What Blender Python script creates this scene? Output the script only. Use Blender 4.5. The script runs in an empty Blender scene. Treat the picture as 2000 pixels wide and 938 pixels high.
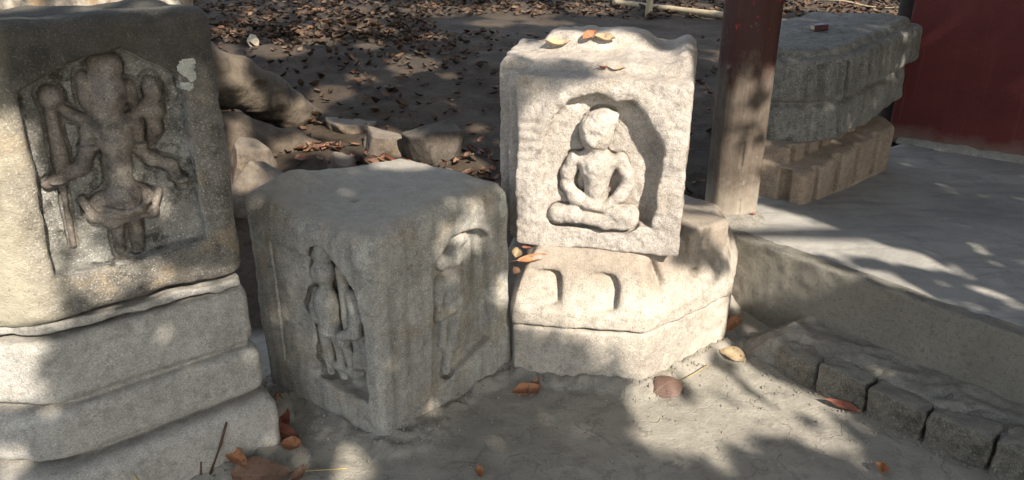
import bpy, math, random
import numpy as np
from mathutils import Vector, Matrix

# ------------------------------------------------------------------ camera, world, sun, exposure
sc = bpy.context.scene
COL = sc.collection
CAM_H, PITCH = 1.4, 22.5
cam_d = bpy.data.cameras.new('camera')
cam = bpy.data.objects.new('camera', cam_d); COL.objects.link(cam)
cam.location = (0, 0, CAM_H)
cam.rotation_euler = (math.radians(90 - PITCH), 0, 0)
cam_d.sensor_width = 36; cam_d.lens = 36 * 1444 / 2000
cam_d.clip_start = 0.05; cam_d.clip_end = 2000
sc.camera = cam

SUN = Vector((0.652, -1.174, 1.0)).normalized()
elev = math.asin(SUN.z)
world = bpy.data.worlds.new('World'); sc.world = world; world.use_nodes = True
wn = world.node_tree
sky = wn.nodes.new('ShaderNodeTexSky'); sky.sky_type = 'NISHITA'; sky.sun_disc = False
sky.sun_elevation = elev
sky.sun_rotation = math.atan2(SUN.x, SUN.y)
bg = wn.nodes['Background']; bg.inputs['Strength'].default_value = 0.14
hs = wn.nodes.new('ShaderNodeHueSaturation'); hs.inputs['Saturation'].default_value = 0.58
wn.links.new(sky.outputs[0], hs.inputs['Color']); wn.links.new(hs.outputs[0], bg.inputs['Color'])
sl = bpy.data.lights.new('sun', 'SUN'); sl.energy = 4.5; sl.angle = math.radians(0.5); sl.color = (1.0, 0.915, 0.81)
so = bpy.data.objects.new('sun', sl); COL.objects.link(so)
so.rotation_euler = SUN.to_track_quat('Z', 'Y').to_euler(); so.location = SUN * 30
sc.view_settings.view_transform = 'Standard'; sc.view_settings.look = 'None'
sc.view_settings.gamma = 1; sc.view_settings.exposure = 1.22
sc.render.engine = 'CYCLES'
sc.cycles.use_denoising = True
sc.cycles.max_bounces = 6

# ------------------------------------------------------------------ small helpers
def tag(o, label=None, cat=None, group=None, kind=None):
    if label: o['label'] = label
    if cat: o['category'] = cat
    if group: o['group'] = group
    if kind: o['kind'] = kind
    return o

def link(name, me, mat=None, parent=None, loc=(0, 0, 0), rotz=0):
    o = bpy.data.objects.new(name, me); COL.objects.link(o)
    if mat and not me.materials: me.materials.append(mat)
    if parent: o.parent = parent
    o.location = loc; o.rotation_euler = (0, 0, rotz)
    return o

def mesh_np(name, V, F, smooth=True, normals=None):
    me = bpy.data.meshes.new(name)
    V = np.asarray(V, np.float32); F = np.asarray(F, np.int32)
    k = F.shape[1]
    me.vertices.add(len(V)); me.vertices.foreach_set('co', V.ravel())
    me.loops.add(F.size); me.loops.foreach_set('vertex_index', F.ravel())
    me.polygons.add(len(F))
    me.polygons.foreach_set('loop_start', np.arange(len(F), dtype=np.int32) * k)
    me.polygons.foreach_set('loop_total', np.full(len(F), k, np.int32))
    me.polygons.foreach_set('use_smooth', np.full(len(F), smooth))
    me.update(calc_edges=True)
    if normals is not None:
        me.normals_split_custom_set_from_vertices(np.asarray(normals, np.float32))
    return me

# ------------------------------------------------------------------ carving in signed distances
def smin(a, b, k):
    h = np.maximum(k - np.abs(a - b), 0) / k
    return np.minimum(a, b) - h * h * k * 0.25
def smax(a, b, k):
    return -smin(-a, -b, k)

def bspline_w(n_lat, t):
    i = np.floor(t).astype(int); f = t - i
    W = np.zeros((len(t), n_lat), np.float32); r = np.arange(len(t))
    w = [(1 - f) ** 3 / 6, (3 * f ** 3 - 6 * f ** 2 + 4) / 6, (-3 * f ** 3 + 3 * f ** 2 + 3 * f + 1) / 6, f ** 3 / 6]
    for k in range(4): W[r, i + k] = w[k]
    return W

def noise_axes(axes, scale, seed):
    """smooth noise on the grid spanned by the given coordinate axes (about -1..1)"""
    rng = np.random.default_rng(seed)
    Ws = []; dims = []
    for a, s in zip(axes, scale if hasattr(scale, '__len__') else [scale] * len(axes)):
        t = (a - a[0]) / s; n = int(t[-1]) + 5
        Ws.append(bspline_w(n, t)); dims.append(n)
    L = rng.uniform(-1.8, 1.8, dims).astype(np.float32)
    for W in Ws:
        L = np.tensordot(L, W, axes=([0], [1]))
    return L

class Grid:
    def __init__(s, lo, hi, h):
        s.h = h; s.lo = np.array(lo, np.float32)
        s.ax = [np.arange(lo[i], hi[i] + h, h, dtype=np.float32) for i in range(3)]
        s.X = s.ax[0][:, None, None]; s.Y = s.ax[1][None, :, None]; s.Z = s.ax[2][None, None, :]
        s.shape = tuple(len(a) for a in s.ax)
        s.lab = np.zeros(s.shape, np.uint8)
    def noise(s, scale, seed): return noise_axes(s.ax, scale, seed)
    def sub(s, lo, hi):
        sl = []
        for i in range(3):
            a = int(max(0, np.searchsorted(s.ax[i], lo[i]) - 1)); b = int(min(len(s.ax[i]), np.searchsorted(s.ax[i], hi[i]) + 1))
            sl.append(slice(a, b))
        return tuple(sl), s.ax[0][sl[0]][:, None, None], s.ax[1][sl[1]][None, :, None], s.ax[2][sl[2]][None, None, :]

def cap(P, a, b, ra, rb=None):
    rb = ra if rb is None else rb
    X, Y, Z = P
    d = [b[i] - a[i] for i in range(3)]; dd = sum(q * q for q in d) + 1e-12
    t = ((X - a[0]) * d[0] + (Y - a[1]) * d[1] + (Z - a[2]) * d[2]) / dd
    t = np.clip(t, 0, 1)
    return np.sqrt((X - a[0] - t * d[0]) ** 2 + (Y - a[1] - t * d[1]) ** 2 + (Z - a[2] - t * d[2]) ** 2) - (ra + (rb - ra) * t)
def ell(P, c, r):
    q = [(P[i] - c[i]) / r[i] for i in range(3)]
    k0 = np.sqrt(q[0] ** 2 + q[1] ** 2 + q[2] ** 2)
    k1 = np.sqrt((q[0] / r[0]) ** 2 + (q[1] / r[1]) ** 2 + (q[2] / r[2]) ** 2) + 1e-6
    return k0 * (k0 - 1) / k1
def box(P, c, r, k=0.0):
    q = [np.abs(P[i] - c[i]) - r[i] + k for i in range(3)]
    o = np.sqrt(np.maximum(q[0], 0) ** 2 + np.maximum(q[1], 0) ** 2 + np.maximum(q[2], 0) ** 2)
    return o + np.minimum(np.maximum(np.maximum(q[0], q[1]), q[2]), 0) - k
def polyline(P, pts, rs, y):
    """a run of tapered limbs through (u, z) points; y may be a list of depths"""
    ys = y if hasattr(y, '__len__') else [y] * len(pts)
    d = None
    for i in range(len(pts) - 1):
        c = cap(P, (pts[i][0], ys[i], pts[i][1]), (pts[i + 1][0], ys[i + 1], pts[i + 1][1]), rs[i], rs[i + 1])
        d = c if d is None else smin(d, c, 0.012)
    return d
def poly2(A, B, pts):
    """2-D signed distance to a closed outline"""
    pts = [np.array(p, np.float32) for p in pts]
    d = np.full(np.broadcast(A, B).shape, 1e9, np.float32); sgn = np.ones_like(d)
    for i in range(len(pts)):
        a, b = pts[i], pts[i - 1]
        e = b - a; w0 = A - a[0]; w1 = B - a[1]
        t = np.clip((w0 * e[0] + w1 * e[1]) / (e @ e + 1e-12), 0, 1)
        d = np.minimum(d, (w0 - e[0] * t) ** 2 + (w1 - e[1] * t) ** 2)
        c1 = B >= a[1]; c2 = B < b[1]; c3 = e[0] * w1 > e[1] * w0
        flip = (c1 & c2 & c3) | (~c1 & ~c2 & ~c3)
        sgn = np.where(flip, -sgn, sgn)
    return sgn * np.sqrt(d)

def surface(g, d):
    """surface nets: the zero level of d as a quad mesh"""
    s = d < 0
    c = [s[i:s.shape[0] - 1 + i, j:s.shape[1] - 1 + j, k:s.shape[2] - 1 + k] for i in (0, 1) for j in (0, 1) for k in (0, 1)]
    n = sum(x.astype(np.uint8) for x in c)
    I = np.argwhere((n > 0) & (n < 8))
    vid = np.full(n.shape, -1, np.int32); vid[tuple(I.T)] = np.arange(len(I))
    off = [(i, j, k) for i in (0, 1) for j in (0, 1) for k in (0, 1)]
    val = np.stack([d[I[:, 0] + o[0], I[:, 1] + o[1], I[:, 2] + o[2]] for o in off], 1)
    acc = np.zeros((len(I), 3), np.float32); cnt = np.zeros(len(I), np.float32)
    for a in range(8):
        for b in range(a + 1, 8):
            df = [off[b][q] - off[a][q] for q in range(3)]
            if sum(abs(x) for x in df) != 1: continue
            m = (val[:, a] < 0) != (val[:, b] < 0)
            t = np.where(m, val[:, a] / np.where(m, val[:, a] - val[:, b], 1), 0)
            p = np.array(off[a], np.float32)[None] + t[:, None] * np.array(df, np.float32)[None]
            acc += np.where(m[:, None], p, 0); cnt += m
    V = g.lo + (I + acc / cnt[:, None]) * g.h
    G = np.stack([val[:, [4, 5, 6, 7]].sum(1) - val[:, [0, 1, 2, 3]].sum(1),
                  val[:, [2, 3, 6, 7]].sum(1) - val[:, [0, 1, 4, 5]].sum(1),
                  val[:, [1, 3, 5, 7]].sum(1) - val[:, [0, 2, 4, 6]].sum(1)], 1)
    G /= np.linalg.norm(G, axis=1, keepdims=True) + 1e-9
    F = []
    for ax in range(3):
        u, v = [(1, 2), (2, 0), (0, 1)][ax]
        a = np.take(s, range(s.shape[ax] - 1), ax); b = np.take(s, range(1, s.shape[ax]), ax)
        E = np.argwhere(a != b)
        E = E[(E[:, u] > 0) & (E[:, v] > 0) & (E[:, u] < s.shape[u] - 1) & (E[:, v] < s.shape[v] - 1)]
        inside = a[tuple(E.T)]
        du = np.zeros(3, int); du[u] = 1; dv = np.zeros(3, int); dv[v] = 1
        q = [vid[tuple((E - x).T)] for x in (du * 0, du, du + dv, dv)]
        f = np.stack(q, 1)
        F.append(np.where(inside[:, None], f, f[:, ::-1]))
    F = np.concatenate(F); F = F[(F >= 0).all(1)]
    return V, F, G, g.lab[tuple(I.T)]

def carve(name, g, d, mats, parts, loc, rotz, parent=None):
    """mesh the field; label 0 is the stone itself, label k goes to child parts[k]"""
    V, F, N, lab = surface(g, d)
    fl = np.max(lab[F], axis=1)
    root = None
    for k in range(len(parts) + 1):
        f = F[fl == k]
        if len(f) == 0: continue
        used, inv = np.unique(f, return_inverse=True)
        me = mesh_np(name if k == 0 else parts[k - 1], V[used], inv.reshape(f.shape), True, N[used])
        m = mats[min(k, len(mats) - 1)] if isinstance(mats, (list, tuple)) else mats
        if k == 0: root = link(name, me, m, parent, loc, rotz)
        else: link(parts[k - 1], me, m, root)
    return root

def half(X, Y, p, q):
    """signed distance to the line p-q, outside is to the right of the walk (counter-clockwise outline)"""
    e = (q[0] - p[0], q[1] - p[1]); L = math.hypot(*e)
    return ((X - p[0]) * e[1] - (Y - p[1]) * e[0]) / L
def convex(X, Y, pts, k):
    d = None
    for i in range(len(pts)):
        h = half(X, Y, pts[i], pts[(i + 1) % len(pts)])
        d = h if d is None else smax(d, h, k)
    return d

# ------------------------------------------------------------------ materials
class NT:
    def __init__(s, name):
        s.m = bpy.data.materials.new(name); s.m.use_nodes = True; s.t = s.m.node_tree
        s.b = s.t.nodes['Principled BSDF']; s.b.inputs['Roughness'].default_value = 0.9
        s.b.inputs['Specular IOR Level'].default_value = 0.25
        s.co = s.t.nodes.new('ShaderNodeTexCoord').outputs['Object']
    def n(s, ty, **kw):
        nd = s.t.nodes.new('ShaderNode' + ty)
        for k, v in kw.items():
            if k in nd.inputs: s.put(nd.inputs[k], v)
            else: setattr(nd, k, v)
        return nd
    def put(s, sock, v):
        if isinstance(v, bpy.types.NodeSocket): s.t.links.new(v, sock)
        else:
            if sock.type == 'RGBA' and len(v) == 3: v = (*v, 1)
            sock.default_value = v
    def noise(s, scale, detail=4, rough=0.6, co=None, dist=0):
        return s.n('TexNoise', Vector=co or s.co, Scale=scale, Detail=detail, Roughness=rough, Distortion=dist).outputs['Fac']
    def ramp(s, fac, *stops):
        nd = s.n('ValToRGB', Fac=fac); e = nd.color_ramp.elements
        while len(e) < len(stops): e.new(0.5)
        for el, (p, c) in zip(e, stops):
            el.position = p; el.color = (c, c, c, 1) if not hasattr(c, '__len__') else (*c, 1)
        return nd.outputs['Color']
    def mix(s, fac, a, b, blend='MIX'):
        nd = s.n('Mix', data_type='RGBA', blend_type=blend)
        s.put(nd.inputs[0], fac); s.put(nd.inputs[6], a); s.put(nd.inputs[7], b)
        return nd.outputs[2]
    def math(s, op, a, b=0.0, c=None):
        nd = s.n('Math', operation=op); s.put(nd.inputs[0], a); s.put(nd.inputs[1], b)
        if c is not None: s.put(nd.inputs[2], c)
        return nd.outputs[0]
    def scaled(s, v):
        nd = s.n('Mapping', Vector=s.co, Scale=v); return nd.outputs[0]
    def xyz(s):
        return s.n('SeparateXYZ', Vector=s.co).outputs
    def bump(s, h, strength, dist, prev=None):
        nd = s.n('Bump', Height=h, Strength=strength, Distance=dist)
        if prev: s.t.links.new(prev, nd.inputs['Normal'])
        return nd.outputs[0]
    def out(s, col, nrm=None, rough=None):
        s.put(s.b.inputs['Base Color'], col)
        if nrm: s.t.links.new(nrm, s.b.inputs['Normal'])
        if rough is not None: s.put(s.b.inputs['Roughness'], rough)
        return s.m

def stone_mat(name, a, b, speck=0.5, stain=None, stain_at=0.55, ochre=0.0, dust=0.25, bump=1.0, streak=0.0, extra=None, dustcol=(0.36, 0.32, 0.26)):
    t = NT(name)
    n1 = t.noise(6, 5, 0.65); n2 = t.noise(38, 5, 0.7); n3 = t.noise(210, 3, 0.7); n4 = t.noise(105, 4, 0.65)
    c = t.mix(t.ramp(n1, (0.35, 0.0), (0.65, 1.0)), a, b)
    c = t.mix(t.ramp(n2, (0.44, 0.0), (0.70, 0.7)), c, tuple(x * 0.62 for x in a))
    if ochre: c = t.mix(t.math('MULTIPLY', t.ramp(t.noise(9, 4, 0.6, dist=0.6), (0.52, 0.0), (0.68, 1.0)), ochre), c, (0.36, 0.24, 0.11))
    if stain:
        c = t.mix(t.ramp(t.noise(11, 6, 0.72), (stain_at, 0.0), (stain_at + 0.16, 0.85)), c, stain)
    if streak:
        st = t.noise(1, 4, 0.6, t.scaled((26, 26, 2.2)))
        c = t.mix(t.math('MULTIPLY', t.ramp(st, (0.45, 0.0), (0.7, 1.0)), streak), c, tuple(x * 0.45 for x in a))
    c = t.mix(t.math('MULTIPLY', t.ramp(n3, (0.56, 0.0), (0.68, 1.0)), speck), c, tuple(min(0.75, x * 2.0 + 0.06) for x in b))
    c = t.mix(t.math('MULTIPLY', t.ramp(n4, (0.60, 0.0), (0.70, 1.0)), speck * 0.8), c, tuple(x * 0.35 for x in a))
    gr = t.ramp(t.noise(240, 4, 0.75), (0.32, 0.52), (0.48, 1.05), (0.70, 1.45))
    c = t.mix(0.85, c, gr, 'MULTIPLY')
    big = t.ramp(t.noise(3.3, 5, 0.7, dist=0.8), (0.36, 0.88), (0.62, 1.2))
    c = t.mix(0.9, c, big, 'MULTIPLY')
    if extra: c = extra(t, c)
    crust = t.ramp(t.noise(17, 8, 0.8, dist=0.3), (0.585, 0.0), (0.635, 0.5))              # thin dark crusts and pale blooms
    c = t.mix(crust, c, tuple(x * 0.35 for x in a))
    c = t.mix(t.ramp(t.noise(23, 7, 0.8), (0.63, 0.0), (0.67, 0.4)), c, tuple(min(0.6, x * 1.35 + 0.05) for x in b))
    if dust:
        nz = t.n('SeparateXYZ', Vector=t.n('NewGeometry').outputs['Normal']).outputs[2]
        f = t.math('MULTIPLY', t.ramp(nz, (0.55, 0.0), (0.95, 1.0)), dust)
        c = t.mix(f, c, dustcol)
    vo = t.n('TexVoronoi', Vector=t.co, Scale=85, Randomness=1.0)
    pits = t.ramp(vo.outputs['Distance'], (0.05, 0.0), (0.42, 1.0))
    b1 = t.bump(t.noise(75, 6, 0.75), min(1.0, 0.5 * bump), 0.011)
    b1 = t.bump(pits, 0.2 * bump, 0.005, b1)
    b2 = t.bump(t.noise(300, 3, 0.7), min(1.0, 0.5 * bump), 0.005, b1)
    return t.out(c, b2, 0.92)

M = {}
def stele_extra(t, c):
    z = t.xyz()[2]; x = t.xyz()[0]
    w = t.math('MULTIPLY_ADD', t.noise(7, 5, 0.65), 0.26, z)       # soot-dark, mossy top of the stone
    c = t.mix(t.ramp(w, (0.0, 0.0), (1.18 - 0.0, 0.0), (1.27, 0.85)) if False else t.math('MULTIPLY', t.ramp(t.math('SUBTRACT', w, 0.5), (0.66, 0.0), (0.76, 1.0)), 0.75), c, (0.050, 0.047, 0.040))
    wx = t.math('MULTIPLY_ADD', t.noise(9, 5, 0.65), -0.12, x)     # pale ochre band on the left edge, its sunlit strip put into the colour
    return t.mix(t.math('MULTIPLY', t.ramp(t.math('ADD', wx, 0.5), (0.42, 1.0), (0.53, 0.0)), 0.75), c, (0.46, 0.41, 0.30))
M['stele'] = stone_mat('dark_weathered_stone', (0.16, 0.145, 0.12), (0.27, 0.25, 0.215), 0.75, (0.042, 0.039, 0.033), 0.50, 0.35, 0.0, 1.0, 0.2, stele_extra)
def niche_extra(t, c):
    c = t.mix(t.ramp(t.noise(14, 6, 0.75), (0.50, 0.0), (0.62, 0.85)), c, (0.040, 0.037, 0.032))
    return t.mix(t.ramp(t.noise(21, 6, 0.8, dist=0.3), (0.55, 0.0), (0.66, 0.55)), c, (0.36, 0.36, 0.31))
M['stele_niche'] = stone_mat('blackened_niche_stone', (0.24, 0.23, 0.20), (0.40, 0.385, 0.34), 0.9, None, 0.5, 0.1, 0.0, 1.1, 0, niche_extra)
def fig_extra(t, c):
    return t.mix(t.ramp(t.noise(13, 5, 0.7), (0.48, 0.0), (0.66, 0.8)), c, (0.055, 0.046, 0.040))
M['stele_figure'] = stone_mat('oiled_figure_stone', (0.19, 0.165, 0.14), (0.29, 0.255, 0.215), 0.5, None, 0.5, 0.1, 0.0, 0.9, 0, fig_extra)
M['ped'] = stone_mat('dusty_grey_stone', (0.345, 0.325, 0.285), (0.42, 0.395, 0.345), 0.35, (0.2, 0.187, 0.16), 0.58, 0.1, 0.25, 0.8, 0.15)
M['block'] = stone_mat('grey_sandstone', (0.30, 0.285, 0.25), (0.40, 0.375, 0.325), 0.45, (0.17, 0.158, 0.135), 0.57, 0.3, 0.6, 0.9, 0.55)
M['panel'] = stone_mat('pale_granite', (0.42, 0.37, 0.315), (0.53, 0.475, 0.41), 0.55, (0.33, 0.26, 0.20), 0.60, 0.2, 0.2, 1.2, 0.0, None, (0.45, 0.38, 0.30))
def base_extra(t, c):
    z = t.math('MULTIPLY_ADD', t.noise(9, 5, 0.7), 0.16, t.xyz()[2])                      # brown weathering on the exposed shoulder
    return t.mix(t.math('MULTIPLY', t.ramp(z, (0.36, 0.0), (0.45, 1.0)), 0.5), c, (0.27, 0.205, 0.15))
M['base'] = stone_mat('pale_base_stone', (0.42, 0.37, 0.305), (0.50, 0.445, 0.37), 0.3, (0.25, 0.19, 0.14), 0.60, 0.1, 0.2, 1.1, 0, base_extra)
M['upper'] = stone_mat('rough_dark_granite', (0.21, 0.205, 0.18), (0.33, 0.32, 0.285), 0.7, (0.10, 0.095, 0.08), 0.56, 0.05, 0.15, 1.4, 0.6)
M['lower'] = stone_mat('pinkish_sandstone', (0.27, 0.205, 0.15), (0.33, 0.26, 0.195), 0.3, (0.14, 0.10, 0.075), 0.60, 0.1, 0.2, 0.8, 0.2)
M['lichen'] = stone_mat('pale_lichen', (0.55, 0.56, 0.48), (0.66, 0.66, 0.58), 0.3, None, 0.5, 0, 0, 1.2)
M['rock'] = stone_mat('brown_rock', (0.12, 0.095, 0.072), (0.185, 0.15, 0.115), 0.3, (0.12, 0.095, 0.07), 0.58, 0.2, 0.2, 1.1)
M['darkrock'] = stone_mat('dark_rock', (0.06, 0.05, 0.04), (0.10, 0.085, 0.068), 0.3, (0.05, 0.045, 0.035), 0.58, 0.1, 0.1, 1.1)
M['brick'] = stone_mat('mossy_old_brick', (0.21, 0.19, 0.15), (0.36, 0.33, 0.275), 0.5, (0.085, 0.082, 0.062), 0.49, 0.15, 0.8, 1.6, 0, None, (0.36, 0.335, 0.28))
M['mortar'] = stone_mat('crumbly_mortar', (0.45, 0.42, 0.36), (0.55, 0.51, 0.44), 0.35, (0.28, 0.25, 0.205), 0.60, 0.1, 0.2, 1.8)

def mk_cement():
    t = NT('cement_floor')
    c = t.mix(t.ramp(t.noise(2.2, 6, 0.65), (0.35, 0.0), (0.68, 1.0)), (0.27, 0.26, 0.235), (0.40, 0.38, 0.335))
    c = t.mix(t.ramp(t.noise(5, 6, 0.7, dist=0.4), (0.54, 0.0), (0.66, 0.6)), c, (0.20, 0.195, 0.18))
    c = t.mix(t.ramp(t.noise(90, 4, 0.7), (0.58, 0.0), (0.72, 0.5)), c, (0.18, 0.17, 0.15))
    c = t.mix(t.ramp(t.noise(260, 3, 0.7), (0.58, 0.0), (0.70, 0.45)), c, (0.50, 0.47, 0.41))
    sw = t.noise(1, 5, 0.65, t.scaled((2.2, 9, 1)), 0.6)
    c = t.mix(t.ramp(sw, (0.50, 0.0), (0.66, 0.5)), c, (0.185, 0.18, 0.165))
    b = t.bump(t.noise(120, 6, 0.7), 0.45, 0.008); b = t.bump(t.noise(14, 4, 0.5), 0.3, 0.02, b)
    return t.out(c, b, 0.85)
M['cement'] = mk_cement()
def mk_riser():
    t = NT('rough_riser_plaster')
    c = t.mix(t.ramp(t.noise(4, 6, 0.65), (0.35, 0.0), (0.68, 1.0)), (0.33, 0.305, 0.25), (0.42, 0.39, 0.33))
    c = t.mix(t.ramp(t.noise(55, 5, 0.75), (0.52, 0.0), (0.66, 0.7)), c, (0.21, 0.185, 0.145))
    b = t.bump(t.noise(95, 6, 0.8), 1.0, 0.028); b = t.bump(t.noise(330, 3, 0.6), 0.5, 0.006, b)
    return t.out(c, b, 0.95)
M['riser'] = mk_riser()

def mk_ground():
    t = NT('dried_mud_and_soil')
    at = t.n('Attribute', attribute_name='soil').outputs['Fac']
    mo = t.n('Attribute', attribute_name='mortar').outputs['Fac']
    c = t.mix(t.ramp(t.noise(3, 6, 0.65), (0.32, 0.0), (0.68, 1.0)), (0.285, 0.265, 0.22), (0.385, 0.355, 0.295))
    c = t.mix(t.ramp(t.noise(13, 6, 0.7, dist=0.5), (0.52, 0.0), (0.66, 0.7)), c, (0.215, 0.20, 0.17))
    c = t.mix(t.ramp(t.noise(110, 5, 0.75), (0.56, 0.0), (0.70, 0.6)), c, (0.17, 0.155, 0.125))
    c = t.mix(t.math('MULTIPLY', mo, t.ramp(t.noise(22, 5, 0.7), (0.3, 0.25), (0.7, 1.0))), c, (0.29, 0.265, 0.22))
    wob = t.n('VectorMath', operation='ADD'); t.put(wob.inputs[0], t.co)
    nn = t.n('TexNoise', Vector=t.co, Scale=6, Detail=5)
    ms = t.n('VectorMath', operation='SCALE'); t.put(ms.inputs[0], nn.outputs['Color']); ms.inputs['Scale'].default_value = 0.28
    t.put(wob.inputs[1], ms.outputs[0])
    vo = t.n('TexVoronoi', feature='DISTANCE_TO_EDGE', Vector=wob.outputs[0], Scale=3.6)
    crack = t.ramp(vo.outputs['Distance'], (0.0, 1.0), (0.012, 0.0))
    vo2 = t.n('TexVoronoi', feature='DISTANCE_TO_EDGE', Vector=wob.outputs[0], Scale=11)
    crack2 = t.ramp(vo2.outputs['Distance'], (0.0, 1.0), (0.02, 0.0))
    crack2 = t.math('MULTIPLY', crack2, t.ramp(t.noise(4, 3), (0.5, 0.0), (0.6, 0.8)))
    crack = t.math('MULTIPLY', crack, t.ramp(t.noise(2.6, 3), (0.42, 0.0), (0.55, 0.9)))
    crack = t.math('MAXIMUM', crack, crack2)
    c = t.mix(t.math('MULTIPLY', crack, 0.42), c, (0.12, 0.105, 0.085))
    s = t.mix(t.ramp(t.noise(2.5, 6, 0.7), (0.35, 0.0), (0.66, 1.0)), (0.042, 0.030, 0.020), (0.082, 0.060, 0.040))  # brown soil, toned darker to hold the shade behind the stones
    s = t.mix(t.ramp(t.noise(26, 6, 0.75), (0.52, 0.0), (0.64, 0.8)), s, (0.026, 0.021, 0.017))
    s = t.mix(t.ramp(t.noise(60, 3, 0.6), (0.62, 0.0), (0.70, 0.5)), s, (0.12, 0.098, 0.073))
    c = t.mix(at, c, s)
    b = t.bump(t.math('SUBTRACT', t.noise(48, 7, 0.75), t.math('MULTIPLY', crack, 0.5)), 0.6, 0.02)
    b = t.bump(t.noise(260, 4, 0.7), 0.5, 0.006, b)
    return t.out(c, b, 0.95)
M['ground'] = mk_ground()

def mk_wood():
    t = NT('weathered_post_wood')
    z = t.xyz()[2]
    g = t.noise(1, 6, 0.7, t.scaled((60, 60, 5)), 0.8); g2 = t.noise(1, 5, 0.7, t.scaled((170, 170, 14)), 0.5)
    c = t.mix(t.ramp(g, (0.25, 0.0), (0.8, 1.0)), (0.085, 0.066, 0.051), (0.135, 0.108, 0.083))
    c = t.mix(t.ramp(g2, (0.50, 0.0), (0.72, 0.45)), c, (0.06, 0.045, 0.034))
    c = t.mix(0.8, c, t.ramp(t.noise(14, 6, 0.75), (0.32, 0.55), (0.66, 1.3)), 'MULTIPLY')
    zz = t.math('MULTIPLY_ADD', t.noise(5, 7, 0.8, t.scaled((2, 2, 1))), 0.8, t.math('SUBTRACT', z, 0.17))
    red = t.ramp(t.math('MULTIPLY', zz, 0.6), (0.47, 0.0), (0.56, 0.95))      # old red paint left on the upper shaft
    rc = t.mix(t.noise(25, 5, 0.7), (0.075, 0.018, 0.016), (0.04, 0.026, 0.02))
    c = t.mix(red, c, rc)
    rs = t.math('MULTIPLY', t.ramp(t.noise(30, 4, 0.7), (0.62, 0.0), (0.68, 1.0)), t.ramp(t.math('MULTIPLY', z, 0.6), (0.42, 0.0), (0.46, 1.0)))
    c = t.mix(rs, c, (0.30, 0.025, 0.03))
    pale = t.ramp(t.math('MULTIPLY_ADD', t.noise(13, 5, 0.7), 0.22, z), (0.15, 1.0), (0.30, 0.0))    # cement splash round the foot
    c = t.mix(t.math('MULTIPLY', pale, 0.7), c, (0.36, 0.315, 0.25))
    sp = t.ramp(t.noise(12, 6, 0.7), (0.62, 0.0), (0.70, 0.5))
    c = t.mix(sp, c, (0.24, 0.22, 0.18))
    b = t.bump(g2, 0.4, 0.006); b = t.bump(g, 0.35, 0.010, b)
    return t.out(c, b, 0.8)
M['wood'] = mk_wood()

def mk_redwall():
    t = NT('dark_red_painted_wall')
    c = t.mix(t.ramp(t.noise(2.5, 6, 0.65), (0.35, 0.0), (0.7, 1.0)), (0.085, 0.016, 0.015), (0.125, 0.026, 0.023))
    c = t.mix(t.ramp(t.noise(9, 6, 0.72), (0.57, 0.0), (0.70, 0.6)), c, (0.10, 0.022, 0.02))
    z = t.xyz()[2]
    low = t.ramp(t.math('MULTIPLY_ADD', t.noise(6, 5, 0.7), 0.16, z), (0.07, 0.9), (0.19, 0.0))
    c = t.mix(low, c, (0.22, 0.17, 0.13))
    st = t.noise(1, 4, 0.6, t.scaled((30, 30, 1.3)))
    c = t.mix(t.ramp(st, (0.60, 0.0), (0.74, 0.35)), c, (0.20, 0.055, 0.045))
    c = t.mix(t.ramp(t.noise(16, 7, 0.8), (0.63, 0.0), (0.67, 0.7)), c, (0.17, 0.10, 0.08))
    c = t.mix(t.ramp(t.noise(120, 5, 0.8), (0.60, 0.0), (0.70, 0.5)), c, (0.05, 0.014, 0.013))
    b = t.bump(t.noise(30, 5, 0.6), 0.25, 0.012)
    return t.out(c, b, 0.7)
M['redwall'] = mk_redwall()
def mk_bark():
    t = NT('lichen_white_bark')
    c = t.mix(t.ramp(t.noise(9, 5, 0.7), (0.38, 0.0), (0.62, 1.0)), (0.20, 0.145, 0.095), (0.50, 0.46, 0.38))
    c = t.mix(t.ramp(t.noise(7, 5, 0.7, dist=0.7), (0.53, 0.0), (0.63, 0.9)), c, (0.34, 0.20, 0.075))
    c = t.mix(t.ramp(t.noise(60, 5, 0.7), (0.55, 0.0), (0.70, 0.6)), c, (0.10, 0.08, 0.06))
    b = t.bump(t.noise(1, 6, 0.7, t.scaled((40, 40, 10))), 0.8, 0.03)
    return t.out(c, b, 0.95)
M['bark'] = mk_bark()
def mk_root():
    t = NT('grey_brown_root_bark')
    c = t.mix(t.ramp(t.noise(8, 5, 0.7), (0.35, 0.0), (0.65, 1.0)), (0.07, 0.055, 0.04), (0.14, 0.112, 0.082))
    c = t.mix(t.ramp(t.noise(55, 5, 0.7), (0.55, 0.0), (0.70, 0.6)), c, (0.08, 0.065, 0.048))
    b = t.bump(t.noise(45, 6, 0.7), 0.8, 0.02)
    return t.out(c, b, 0.95)
M['root'] = mk_root()
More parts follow.
